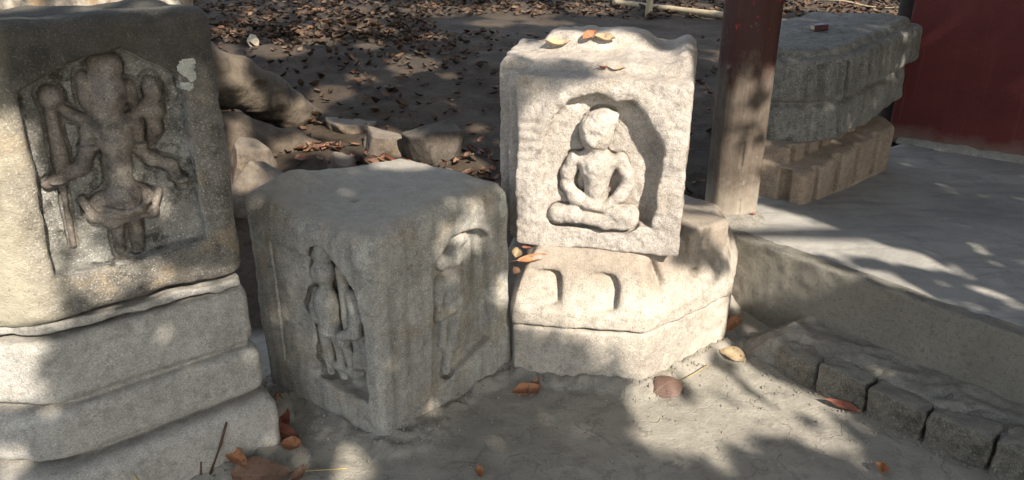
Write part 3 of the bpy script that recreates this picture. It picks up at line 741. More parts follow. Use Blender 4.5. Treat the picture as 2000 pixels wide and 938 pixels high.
# ------------------------------------------------------------------ panel with the seated meditating figure, and its base
def build_panel():
    g = Grid((-0.11, -0.03, 0.41), (0.58, 0.45, 1.17), 0.0035)
    X, Y, Z = g.X, g.Y, g.Z
    d = smax(-Y + 0 * Z, X - 0.548 - (Z - 0.43) * 0.008, 0.03)
    # left side: front slab, dark groove, wider back block
    ledge = np.where(Y < 0.055, 0.010, -0.018) + 0 * Y
    ledge = np.interp(g.ax[1], [0, 0.030, 0.036, 0.054, 0.058, 0.080, 0.085, 0.104, 0.110, 0.5], [0.012, 0.012, 0.060, 0.060, -0.022, -0.022, 0.030, 0.030, -0.066, -0.066]).astype(np.float32)[None, :, None]
    d = smax(d, -X + ledge, 0.006); d = smax(d, Y - 0.42, 0.04)
    nt = noise_axes(g.ax[:2], 0.11, 80)[:, :, None]; nt2 = noise_axes(g.ax[:2], 0.04, 81)[:, :, None]
    step = 0.5 + 0.5 * np.tanh((Y - 0.10) / 0.012)
    top = 0.994 + 0.10 * Y + 0.022 * step + 0.007 * nt + 0.004 * nt2
    lump = (0.5 + 0.5 * np.tanh((Y - 0.25 - 0.02 * nt) / 0.02)) * (0.5 + 0.5 * np.tanh((X - 0.045) / 0.02)) * (0.5 + 0.5 * np.tanh((0.385 - X + 0.02 * nt) / 0.030))
    top = top + 0.050 * lump + 0.025 * np.exp(-((X - 0.52) / 0.035) ** 2) * step
    d = smax(d, Z - top, 0.022)
    d = smax(d, 0.43 + 0.006 * nt - Z, 0.02)
    outline = [(0.096, 0.520), (0.100, 0.70), (0.108, 0.80), (0.131, 0.877), (0.178, 0.922), (0.264, 0.945), (0.366, 0.929), (0.438, 0.877), (0.468, 0.808), (0.466, 0.693), (0.462, 0.60), (0.456, 0.520), (0.28, 0.500)]
    n2 = poly2(g.ax[0][:, None], g.ax[2][None, :], outline)[:, None, :]
    n2 = n2 + 0.008 * noise_axes(g.ax[::2], 0.03, 82)[:, None, :]
    dep = np.interp(g.ax[0], [0.09, 0.20, 0.30, 0.46], [0.030, 0.052, 0.072, 0.085]).astype(np.float32)[:, None, None]
    # raised arch band and rounded pilaster rings
    band = np.exp(-((n2 - 0.026) / 0.016) ** 2) * np.clip((Z - 0.78) / 0.08, 0, 1) * 0.012
    ring = np.zeros((g.shape[0], 1, g.shape[2]), np.float32)
    for zc, w, a in ((0.86, 0.010, 0.006), (0.832, 0.010, 0.007), (0.802, 0.012, 0.007), (0.768, 0.010, 0.005), (0.735, 0.009, 0.004)):
        ring += (np.exp(-((Z - zc) / w) ** 2) * 0.7 * a * (np.clip((0.108 - X) / 0.01, 0, 1) + 0.5 * np.clip((X - 0.475) / 0.01, 0, 1)))
    shaft = 0.007 * np.clip((X - 0.03) / 0.02, 0, 1) * np.clip((0.098 - X) / 0.015, 0, 1) * np.clip((0.72 - Z) / 0.02, 0, 1) * np.clip((Z - 0.50) / 0.02, 0, 1)
    front = -Y + 0.009 - band - ring - shaft
    d = smax(d, front, 0.012)
    d = smax(d, -smax(n2, Y - dep, 0.018), 0.014)
    g.lab[(n2 < 0.003) & (Y > 0.016) & (Y < 0.085) & (Z > 0.4)] = 1
    sl_, x, y, z = g.sub((0.10, -0.05, 0.48), (0.46, 0.12, 0.93)); y = (y - 0.004) / 1.2; P = (x, y, z); e = d[sl_]
    f = ell(P, (0.266, 0.026, 0.820), (0.054, 0.050, 0.060))                           # head, the face worn away
    f = smin(f, ell(P, (0.284, 0.036, 0.862), (0.046, 0.038, 0.034)), 0.02)
    f = f + 0.002 * noise_axes([q.ravel() for q in (x, y, z)], 0.022, 86)
    f = smin(f, ell(P, (0.232, 0.034, 0.815), (0.014, 0.022, 0.042)), 0.012)            # long ear
    f = f - 0.006 * np.abs(noise_axes([q.ravel() for q in (x, y, z)], 0.012, 87)) * np.clip((z - 0.815) / 0.02, 0, 1)               # worn curls
    f = smin(f, ell(P, (0.262, -0.016, 0.806), (0.010, 0.010, 0.020)), 0.012)           # worn nose
    f = smax(f, -cap(P, (0.236, -0.024, 0.824), (0.290, -0.024, 0.824), 0.006), 0.008)
    f = smin(f, cap(P, (0.268, 0.034, 0.775), (0.268, 0.034, 0.748), 0.028, 0.034), 0.016)
    f = smin(f, ell(P, (0.270, 0.034, 0.728), (0.082, 0.036, 0.030)), 0.02)             # shoulders
    f = smin(f, ell(P, (0.271, 0.026, 0.702), (0.050, 0.036, 0.042)), 0.015)            # chest
    f = smin(f, cap(P, (0.272, 0.032, 0.69), (0.275, 0.034, 0.605), 0.044, 0.035), 0.015)
    ar = polyline(P, [(0.196, 0.728), (0.178, 0.682), (0.176, 0.642), (0.206, 0.606), (0.252, 0.588), (0.302, 0.584)], [0.024, 0.022, 0.021, 0.021, 0.020, 0.018], [0.036, 0.034, 0.032, 0.020, 0.010, 0.004])
    f = smin(f, ar, 0.007)
    ar = polyline(P, [(0.346, 0.732), (0.368, 0.690), (0.374, 0.655), (0.352, 0.618), (0.320, 0.596)], [0.024, 0.022, 0.021, 0.020, 0.016], [0.036, 0.034, 0.034, 0.024, 0.012])
    f = smin(f, ar, 0.007)
    lg = polyline(P, [(0.152, 0.540), (0.205, 0.546), (0.262, 0.540), (0.315, 0.528), (0.362, 0.524)], [0.034, 0.030, 0.026, 0.024, 0.022], [0.024, 0.016, 0.012, 0.012, 0.018])
    f = smin(f, lg, 0.010)
    lg = polyline(P, [(0.385, 0.552), (0.350, 0.556), (0.300, 0.552)], [0.033, 0.030, 0.024], [0.026, 0.020, 0.022])
    f = smin(f, lg, 0.010)
    f = smin(f, ell(P, (0.385, 0.026, 0.535), (0.026, 0.030, 0.028)), 0.015)
    e = smax(e, -smax(f - 0.008, y * 1.2 - dep[sl_[0]] - 0.014, 0.006), 0.004)
    g.lab[sl_] = np.where((f < e) & (f < 0.02), 2, g.lab[sl_])
    d[sl_] = smin(e, f, 0.003)
    d = d + 0.0045 * g.noise(0.075, 83) + 0.0032 * g.noise(0.022, 84) + 0.0022 * g.noise(0.0105, 85)
    o = carve('seated_figure_stone', g, d, M['panel'], ['niche', 'carved_figure'], (*PAN_O, 0), PAN_A)
    tag(o, 'pale sunlit stone panel carved with a seated cross-legged meditating figure under an arch', 'carved stone')
build_panel()

def build_base():
    g = Grid((-0.10, 2.08, -0.09), (0.96, 3.06, 0.47), 0.0055)
    X, Y, Z = g.X, g.Y, g.Z
    pts = BASE_PTS
    d2 = convex(X, Y, pts, 0.008)
    wob = 0.006 * noise_axes(g.ax[:2], 0.15, 90)[:, :, None]
    low = smax(d2 + 0.004, np.maximum(Z - 0.172 - wob, -0.2 - Z), 0.016)
    # upper course: upright foot then a sloping shoulder
    inset = np.interp(g.ax[2], [0.17, 0.23, 0.28, 0.34, 0.39, 0.43], [0.0, 0.0, 0.014, 0.040, 0.064, 0.095]).astype(np.float32)[None, None, :]
    up = smax(d2 + inset, np.maximum(Z - 0.428 - 0.008 * noise_axes(g.ax[:2], 0.1, 91)[:, :, None], 0.178 + wob - Z), 0.014)
    # carved hollows between the bosses of the shoulder
    a1 = R(-8.3); ux = (X - pts[0][0]) * math.cos(a1) + (Y - pts[0][1]) * math.sin(a1); dy = -(X - pts[0][0]) * math.sin(a1) + (Y - pts[0][1]) * math.cos(a1)
    cuts = None
    def scoop(U_, V_, c0, w, z0, hh):
        t = np.clip((U_ - c0 + w) / (2 * w), 0, 1)                     # deeper towards its right end
        q = smax(np.abs(U_ - c0) - w - 0.1 * np.clip(z0 - Z, -0.05, 0.05), np.abs(Z - z0) - hh, 0.04)
        return smax(q, V_ - inset - 0.056 * t ** 1.3, 0.016)
    a1 = R(-8.3); a2 = math.atan2(pts[2][1] - pts[1][1], pts[2][0] - pts[1][0])
    vx = (X - pts[1][0]) * math.cos(a2) + (Y - pts[1][1]) * math.sin(a2); vy = -(X - pts[1][0]) * math.sin(a2) + (Y - pts[1][1]) * math.cos(a2)
    for (c0, w, z0, hh) in ((0.095, 0.062, 0.305, 0.058), (0.290, 0.064, 0.300, 0.058)):
        c = scoop(ux, dy, c0, w, z0, hh); cuts = c if cuts is None else np.minimum(cuts, c)
    for (c0, w, z0, hh) in ((0.085, 0.036, 0.345, 0.052), (0.270, 0.040, 0.340, 0.050), (0.375, 0.022, 0.340, 0.045)):
        cuts = np.minimum(cuts, scoop(vx, vy, c0, w, z0, hh))
    cuts = cuts + 0.006 * g.noise(0.05, 95)
    up = smax(up, -cuts, 0.022)
    bl = box((vx, vy, Z), (0.365, 0.17, 0.385), (0.105, 0.125, 0.072), 0.018)              # upright end block
    bl = smax(bl, -box((vx, vy, Z), (0.33, 0.04, 0.42), (0.03, 0.02, 0.05), 0.01), 0.01)
    up = smin(up, bl, 0.006)
    d = smin(low, up, 0.003)
    g.lab = np.where(up < low, 1, 0).astype(np.uint8)
    d = d + 0.0055 * g.noise(0.09, 92) + 0.0025 * g.noise(0.027, 93) + 0.0013 * g.noise(0.0125, 94)
    o = carve('octagonal_base', g, d, M['base'], ['upper_course'], (0, 0, 0), 0)
    tag(o, 'pale octagonal stone base of two courses under the sunlit meditating figure', 'pedestal')
build_base()

# ------------------------------------------------------------------ stacked stones on the platform, right
def build_stack():
    K, A = (1.262, 3.04), R(40)
    g = Grid((-0.10, -0.06, 0.26), (0.95, 0.66, 0.60), 0.0065)
    X, Y, Z = g.X, g.Y, g.Z
    rise = 0.10 * np.clip(X / 0.85, 0, 1)
    pl = convex(X, Y, [(0.0, 0.0), (0.82, 0.0), (0.88, 0.10), (0.88, 0.6), (0.20, 0.6), (-0.02, 0.27)], 0.03)
    d = smax(pl, np.maximum(Z - 0.435 - rise - 0.22 * np.clip(Y, 0, 0.13), 0.27 - Z), 0.022)
    pl2 = convex(X, Y, [(0.02, 0.10), (0.74, 0.10), (0.74, 0.58), (0.20, 0.58), (0.0, 0.27)], 0.03)
    up = smax(pl2, np.maximum(Z - 0.535 - rise * 0.5, 0.3 - Z), 0.015)
    for k, xc in enumerate((0.115, 0.295, 0.47, 0.65)):                                  # hollows between the dentils
        w = 0.026
        d = smax(d, -smax(np.abs(X - xc - (Z - 0.3) * 0.1) - w, np.abs(Z - 0.38) - 0.085 - rise, 0.01) - 0.0 + 0 * Y - np.maximum(-(Y + 0.0) * 0, 0), 0.01) if False else smax(d, -box((X, Y, Z), (xc, -0.01, 0.38 + 0.05 * k / 3), (w * (0.8 + 0.15 * (k % 2)), 0.040, 0.080 + 0.03 * k / 3), 0.012), 0.012)
    for k in range(6):
        up = smax(up, -box((X, Y, Z), (0.06 + 0.115 * k, 0.09, 0.50), (0.022, 0.045, 0.06), 0.012), 0.010)
    for k in range(3):
        d = smax(d, -box((X, Y, Z), (-0.02, 0.09 + 0.17 * k, 0.37), (0.055, 0.028, 0.075), 0.012), 0.010)
    g.lab = np.where(up < d, 1, 0).astype(np.uint8)
    d = smin(d, up, 0.004)
    d = d + 0.005 * g.noise(0.1, 100) + 0.0028 * g.noise(0.03, 101)
    o = carve('moulded_stone', g, d, M['lower'], ['dentil_course'], (*K, 0), A)
    tag(o, 'pinkish moulded stone with square dentils lying on the cement platform under a rough grey stone', 'carved stone')
    # the rough two-band stone on top, tilted a little
    g = Grid((-0.16, -0.06, -0.04), (1.02, 0.72, 0.47), 0.0065)
    X, Y, Z = g.X, g.Y, g.Z
    pl = convex(X, Y, [(0.085, 0.0), (0.93, 0.02), (0.97, 0.10), (0.95, 0.66), (0.14, 0.66), (-0.09, 0.36), (-0.09, 0.20), (-0.02, 0.085)], 0.025)
    up = smax(pl, np.maximum(Z - 0.375, 0.190 - Z), 0.035)
    lo = smax(pl + 0.012 + 0.10 * np.clip(X - 0.55, 0, 1) + 0.5 * np.clip(0.10 - Z, 0, 1) * np.clip(X - 0.4, 0, 1), np.maximum(Z - 0.168, -Z), 0.04)
    toph = smax(pl + 0.055, np.maximum(Z - 0.410 - 0.012 * noise_axes(g.ax[:2], 0.12, 110)[:, :, None], 0.3 - Z), 0.03)
    core = smax(pl + 0.045, np.abs(Z - 0.18) - 0.17, 0.02)
    lab = np.where(lo < up, 1, 0).astype(np.uint8)
    d = smin(smin(up, lo, 0.004), smin(toph, core, 0.004), 0.012)
    for c0, w in ((0.062, 0.016), (0.118, 0.016), (0.008, 0.016)):                          # ribs on the corner
        q = (X - c0) ; yy = Y + 0.9 * np.minimum(X - 0.085, 0)
        d = smax(d, -smax(np.abs(X - c0) - w, smax(yy - 0.034, np.abs(Z - 0.19) - 0.165, 0.01), 0.01), 0.008)
    for (xc, zc, r) in ((0.26, 0.29, 0.014), (0.34, 0.285, 0.011), (0.47, 0.29, 0.013), (0.58, 0.30, 0.017)):   # small sockets
        d = smax(d, -ell((X, Y, Z), (xc, 0.0, zc), (r, 0.03, r * 1.8)), 0.008)
    g.lab = lab
    d = d + 0.007 * g.noise(0.1, 111) + 0.004 * g.noise(0.032, 112) + 0.0018 * g.noise(0.015, 113)
    o = carve('rough_stone', g, d, M['upper'], ['lower_band'], (K[0] + 0.12, K[1] + 0.10, 0.535), R(42))
    o.rotation_euler = (R(-1), R(-5), R(42))
    tag(o, 'rough grey two-banded stone with a ribbed corner, lying on the pinkish moulded stone', 'carved stone')
    return o
ROUGH = build_stack()

# ------------------------------------------------------------------ timber post, red wall, dark post
def tube(name, path, radii, mat, parent=None, seg=16, wob=0.0, seed=0, cap_ends=True):
    rng = np.random.default_rng(seed)
    path = [Vector(p) for p in path]; n = len(path); V = []; F = []
    ph = rng.uniform(0, 6.28, 4)
    for i, p in enumerate(path):
        t = (path[min(i + 1, n - 1)] - path[max(i - 1, 0)]).normalized()
        a = t.orthogonal().normalized() if abs(t.z) < 0.9 else (Vector((1, 0, 0)) - t * t.x).normalized(); b = t.cross(a)
        for k in range(seg):
            th = 2 * math.pi * k / seg
            r = radii[i] * (1 + wob * (math.sin(2 * th + ph[0] + 0.31 * i) * 0.5 + math.sin(3 * th + ph[1] - 0.17 * i) * 0.35 + rng.normal() * 0.18))
            V.append(p + (a * math.cos(th) + b * math.sin(th)) * r)
    for i in range(n - 1):
        for k in range(seg):
            F.append((i * seg + k, i * seg + (k + 1) % seg, (i + 1) * seg + (k + 1) % seg, (i + 1) * seg + k))
    me = bpy.data.meshes.new(name)
    if cap_ends: F += [tuple(range(seg))[::-1], tuple(range((n - 1) * seg, n * seg))]
    me.from_pydata([tuple(v) for v in V], [], F)
    for p in me.polygons: p.use_smooth = len(p.vertices) == 4
    return link(name, me, mat, parent)

def build_post():
    g = Grid((-0.17, -0.17, -0.05), (0.17, 0.17, 2.6), 0.0065)
    X, Y, Z = g.X, g.Y, g.Z
    th = np.arctan2(Y, X)
    r = np.sqrt(X * X + Y * Y)
    rad = 0.104 + 0.004 * np.cos(th * 2 + Z * 1.3) + 0.003 * np.cos(th * 3 - Z * 0.8 + 1) + 0.002 * np.cos(th * 7 + Z * 0.5)
    d = (r - rad)
    d = smax(d, np.maximum(Z - 2.55, -0.04 - Z), 0.01)
    for (a, z0, z1, w) in ((-1.95, 0.24, 0.33, 0.008), (-1.80, 0.04, 0.09, 0.009), (-1.55, 0.03, 0.06, 0.005), (-1.35, 0.08, 0.75, 0.0025), (-2.0, 0.5, 1.3, 0.0022)):
        c = cap((X, Y, Z), (0.104 * math.cos(a), 0.104 * math.sin(a), z0), (0.104 * math.cos(a + 0.02), 0.104 * math.sin(a + 0.02), z1), w)
        d = smax(d, -c, 0.004)
    d = d + 0.0018 * g.noise((0.03, 0.03, 0.3), 120) + 0.0012 * g.noise((0.016, 0.016, 0.12), 121) + 0.004 * np.clip(0.07 - Z, 0, 1) * 8 * np.maximum(g.noise(0.03, 122), -0.2)
    o = carve('timber_post', g, d, M['wood'], [], (0.925, 2.955, PLAT_Z), 0.3)
    o.rotation_euler = (R(0.6), R(-0.4), 0.3)
    tag(o, 'round weathered wooden post with old red paint on its upper shaft', 'post')
    g = Grid((-0.26, -0.26, -0.30), (0.26, 0.26, 0.06), 0.0065)
    X, Y, Z = g.X, g.Y, g.Z
    r = np.sqrt(X * X + Y * Y)
    d = smax(r - 0.165 - 0.03 * noise_axes(g.ax[:2], 0.07, 125)[:, :, None], Z - 0.03 + 0.5 * np.clip(r - 0.10, 0, 1), 0.02) ; d = np.maximum(d, -0.29 - Z)
    d = d + 0.020 * g.noise(0.07, 123) + 0.007 * g.noise(0.025, 124)
    o = carve('mortar_footing', g, d, M['mortar'], [], (0.915, 2.91, PLAT_Z), 0)
    tag(o, 'lumpy pale mortar packed around the foot of the wooden post', 'mortar')
build_post()

def build_wall():
    wl = Vector((2.21, 4.149)); wr = Vector((2.663, 3.706)); dd = (wr - wl).normalized(); nn = Vector((-dd.y, dd.x))
    if nn.y < 0: nn = -nn
    L = 6.0
    p0 = wl - dd * 0.06
    root = bpy.data.objects.new('red_wall', None); COL.objects.link(root); root.location = (p0.x, p0.y, PLAT_Z); root.rotation_euler = (0, 0, math.atan2(dd.y, dd.x))
    tag(root, 'dark red painted wall standing on the cement platform at the right', 'wall')
    g = Grid((-0.05, -0.05, -0.03), (L, 0.16, 2.9), 0.03)
    d = smax(smax(-g.Y + 0 * g.Z, g.Y - 0.12, 0.02), smax(-g.X, g.X - (L - 0.1), 0.02), 0.03); d = smax(d, np.maximum(g.Z - 2.8, -0.02 - g.Z), 0.03)
    d = d + 0.004 * g.noise(0.3, 130)
    carve('wall_face', g, d, M['redwall'], [], (0, 0, 0), 0, root)
    g = Grid((-0.05, -0.10, -0.03), (L, 0.05, 0.07), 0.012)
    d = smax(-g.Y - 0.012 - 0.030 * np.clip(1 - g.Z / 0.03, 0, 1), smax(g.Y - 0.02, g.Z - 0.035, 0.02), 0.02); d = smax(d, np.abs(g.X - L / 2) - L / 2 + 0.06, 0.01); d = np.maximum(d, -0.02 - g.Z)
    d = d + 0.006 * g.noise(0.06, 131) + 0.004 * g.noise(0.03, 132)
    carve('mortar_skirting', g, d, M['mortar'], [], (0, 0, 0), 0, root)
    q = wl - dd * 0.13 + nn * 0.30
    o = tube('dark_post', [(q.x, q.y, 0.1 + 0.09 * k) for k in range(30)], [0.085] * 30, M['darkwood'], None, 20, 0.05, 5)
    tag(o, 'dark old wooden post standing just beyond the end of the red wall', 'post')
build_wall()

# ------------------------------------------------------------------ old bricks along the foot of the platform
def build_bricks():
    a = Vector((0.905, 2.265)); b = Vector((1.385, 1.68)); dd = (b - a).normalized(); ang = math.atan2(dd.y, dd.x)
    spans = [(0.030, 0.182, 0.075), (0.192, 0.352, 0.080), (0.360, 0.534, 0.072), (0.544, 0.714, 0.082), (0.724, 0.885, 0.09), (0.895, 1.06, 0.09), (1.075, 1.24, 0.09)]
    labs = ['crumbled mossy brick nearest the octagonal base, low and rounded', 'second mossy brick from the octagonal base, standing proud with a sharp lower corner',
            'third mossy brick from the octagonal base, its joints smeared with mortar', 'fourth brick from the octagonal base, long with a dark gap on its left',
            'fifth brick from the octagonal base, at the lower right corner of the picture', 'brick of the row beyond the lower right corner', 'last brick of the row along the cement riser']
    for k, ((s0, s1, h), lb) in enumerate(zip(spans, labs)):
        g = Grid((-0.01, -0.03, -0.06), (s1 - s0 + 0.01, 0.17, 0.14), 0.0045)
        d = box((g.X, g.Y, g.Z), ((s1 - s0) / 2, 0.075, (h - 0.06) / 2), ((s1 - s0) / 2, 0.075, (h + 0.06) / 2), 0.007 + 0.02 * (k == 0))
        d = smax(d, g.Z - h + 0.12 * g.Y * 0 + 0.02 * np.clip(0.04 - g.Y, 0, 1), 0.02)
        d = d + 0.007 * g.noise(0.05, 140 + k) + 0.005 * g.noise(0.02, 150 + k) + 0.0028 * g.noise(0.0105, 160 + k)
        p = a + dd * s0
        o = carve('brick', g, d, M['brick'], [], (p.x, p.y, 0), ang + R((-2, 1.5, -1, 1, -1.5, 1, 0)[k]))
        tag(o, lb, 'brick', 'old bricks along the foot of the cement platform')
    g = Grid((-0.14, -0.02, -0.06), (1.25, 0.33, 0.17), 0.006)
    top = 0.066 + 0.02 * np.clip((g.Y - 0.05) / 0.1, 0, 1) + 0.010 * noise_axes(g.ax[:2], 0.08, 170)[:, :, None] - 0.75 * np.clip(-g.X - 0.0, 0, 1) + 0.02 * noise_axes(g.ax[:2], 0.035, 174)[:, :, None] * np.clip(0.12 - g.X, 0, 0.15) * 6
    d = smax(np.abs(g.Y - 0.19) - 0.150 + 0.020 * noise_axes([g.ax[0]], 0.06, 173)[:, None, None] + 0 * g.Z, g.Z - top, 0.03); d = smax(d, np.abs(g.X - 0.53) - 0.71, 0.02); d = np.maximum(d, -0.05 - g.Z)
    d = d + 0.009 * g.noise(0.04, 171) + 0.006 * g.noise(0.018, 172)
    o = carve('mortar_bed', g, d, M['mortar'], [], (a.x, a.y, 0), ang)
    tag(o, 'lumpy grey mortar bed between the old bricks and the cement riser', 'mortar')
build_bricks()

# ------------------------------------------------------------------ tree with roots at the back left
def foliage(centers, radii, n, size, seed, keep=None):
    rng = np.random.default_rng(seed)
    w = np.array(radii) ** 2; w = w / w.sum()
    k = rng.choice(len(centers), n, p=w)
    v = rng.normal(size=(n, 3)); v /= np.linalg.norm(v, axis=1, keepdims=True)
    p = np.array(centers)[k] + v * np.array(radii)[k][:, None] * rng.uniform(0.2, 1, n)[:, None] ** 0.5
    if keep is not None:
        m = keep(p); p = p[m]; n = len(p)
    return leaf_cards(p, size, rng)
def leaf_cards(p, size, rng):
    n = len(p)
    a = rng.normal(size=(n, 3)); a /= np.linalg.norm(a, axis=1, keepdims=True)
    b = rng.normal(size=(n, 3)); b -= a * (a * b).sum(1)[:, None]; b /= np.linalg.norm(b, axis=1, keepdims=True)
    c = np.cross(a, b); L = size * rng.uniform(0.7, 1.3, n)[:, None]
    q = [p, p + a * L * 0.45 + b * L * 0.27 + c * L * 0.07, p + a * L - c * L * 0.06, p + a * L * 0.45 - b * L * 0.27 + c * L * 0.07]
    V = np.stack(q, 1).reshape(-1, 3)
    i = np.arange(n) * 4
    F = np.concatenate([np.stack([i, i + 1, i + 2], 1), np.stack([i, i + 2, i + 3], 1)])
    return V, F

def build_tree():
    tx, ty = -2.33, 4.15; tz = float(terrain(np.array(tx), np.array(ty)))
    g = Grid((-0.75, -1.15, -0.25), (1.4, 1.05, 1.35), 0.0125)
    X, Y, Z = g.X, g.Y, g.Z
    P = (X, Y, Z)
    d = cap(P, (0, 0, -0.3), (0, 0, 2.2), 0.60, 0.52)
    roots = None
    for pts, rs in ((((0.38, -0.05, 0.66), (0.70, 0.16, 0.42), (0.93, 0.50, 0.17), (1.05, 0.85, -0.02)), (0.20, 0.15, 0.12, 0.05)),
                    (((0.40, -0.15, 0.20), (0.72, 0.0, 0.10), (1.00, 0.15, 0.03), (1.25, 0.25, -0.08)), (0.19, 0.14, 0.10, 0.05)),
                    (((0.35, -0.40, 0.25), (0.70, -0.75, 0.06), (0.95, -0.95, -0.08)), (0.2, 0.12, 0.06)),
                    (((-0.2, -0.3, 0.3), (-0.5, -0.7, 0.0)), (0.22, 0.1))):
        for i in range(len(pts) - 1):
            c = cap(P, pts[i], pts[i + 1], rs[i], rs[i + 1]); roots = c if roots is None else smin(roots, c, 0.05)
    g.lab = np.where(roots < d, 1, 0).astype(np.uint8)
    d = smin(d, roots, 0.15)
    d = np.maximum(d, Z - 1.33)
    d = d + 0.035 * g.noise((0.16, 0.16, 0.3), 180) + 0.022 * g.noise((0.10, 0.10, 0.06), 181) + 0.012 * g.noise(0.045, 182) + 0.010 * np.abs(g.noise((0.05, 0.05, 0.03), 183))
    root = bpy.data.objects.new('old_tree', None); COL.objects.link(root); root.location = (tx, ty, tz)
    tag(root, 'thick tree with pale lichen-spotted bark and spreading roots behind the dark stele', 'tree')
    V_, F_, N_, L_ = surface(g, d); fl = np.max(L_[F_], axis=1)
    tr = None
    for k, nm, mt in ((0, 'trunk', M['bark']), (1, 'root', M['root'])):
        f = F_[fl == k]; u, inv = np.unique(f, return_inverse=True)
        o = link(nm, mesh_np(nm, V_[u], inv.reshape(f.shape), True, N_[u]), mt, root if tr is None else tr)
        tr = tr or o
    rng = random.Random(4); path = [(0, 0, 1.28)]; rad = [0.53]
    for k in range(1, 8): path.append((0.03 * k, 0.05 * k, 1.28 + 0.5 * k)); rad.append(0.53 - 0.05 * k)
    tube('upper_trunk', path, rad, M['bark'], root, 28, 0.06, 9)
    cs, rr = [], []
    for k in range(9):
        a = k * 0.7 + rng.random() * 0.3; l = 1.5 + rng.random(); z = 4.6 + rng.random() * 1.2
        e = (math.cos(a) * l + 0.2, math.sin(a) * l + 0.3, z + 1.0)
        tube('limb', [(0.15, 0.25, 3.4 + 0.15 * k), (e[0] * 0.5, e[1] * 0.5, (z + 4.2) / 2), e], [0.13, 0.08, 0.03], M['bark'], root, 10, 0.04, k)
        cs.append(e); rr.append(1.0 + rng.random() * 0.5)
    V_, F_ = foliage(cs, rr, 7000, 0.17, 77)
    link('crown', mesh_np('crown', V_, F_, False), M['green'], root)
build_tree()

# ------------------------------------------------------------------ unseen tree added behind the viewer, its crown shaped to dapple the stones
SE1 = Vector((-SUN.y, SUN.x, 0)).normalized(); SE2 = SUN.cross(SE1)
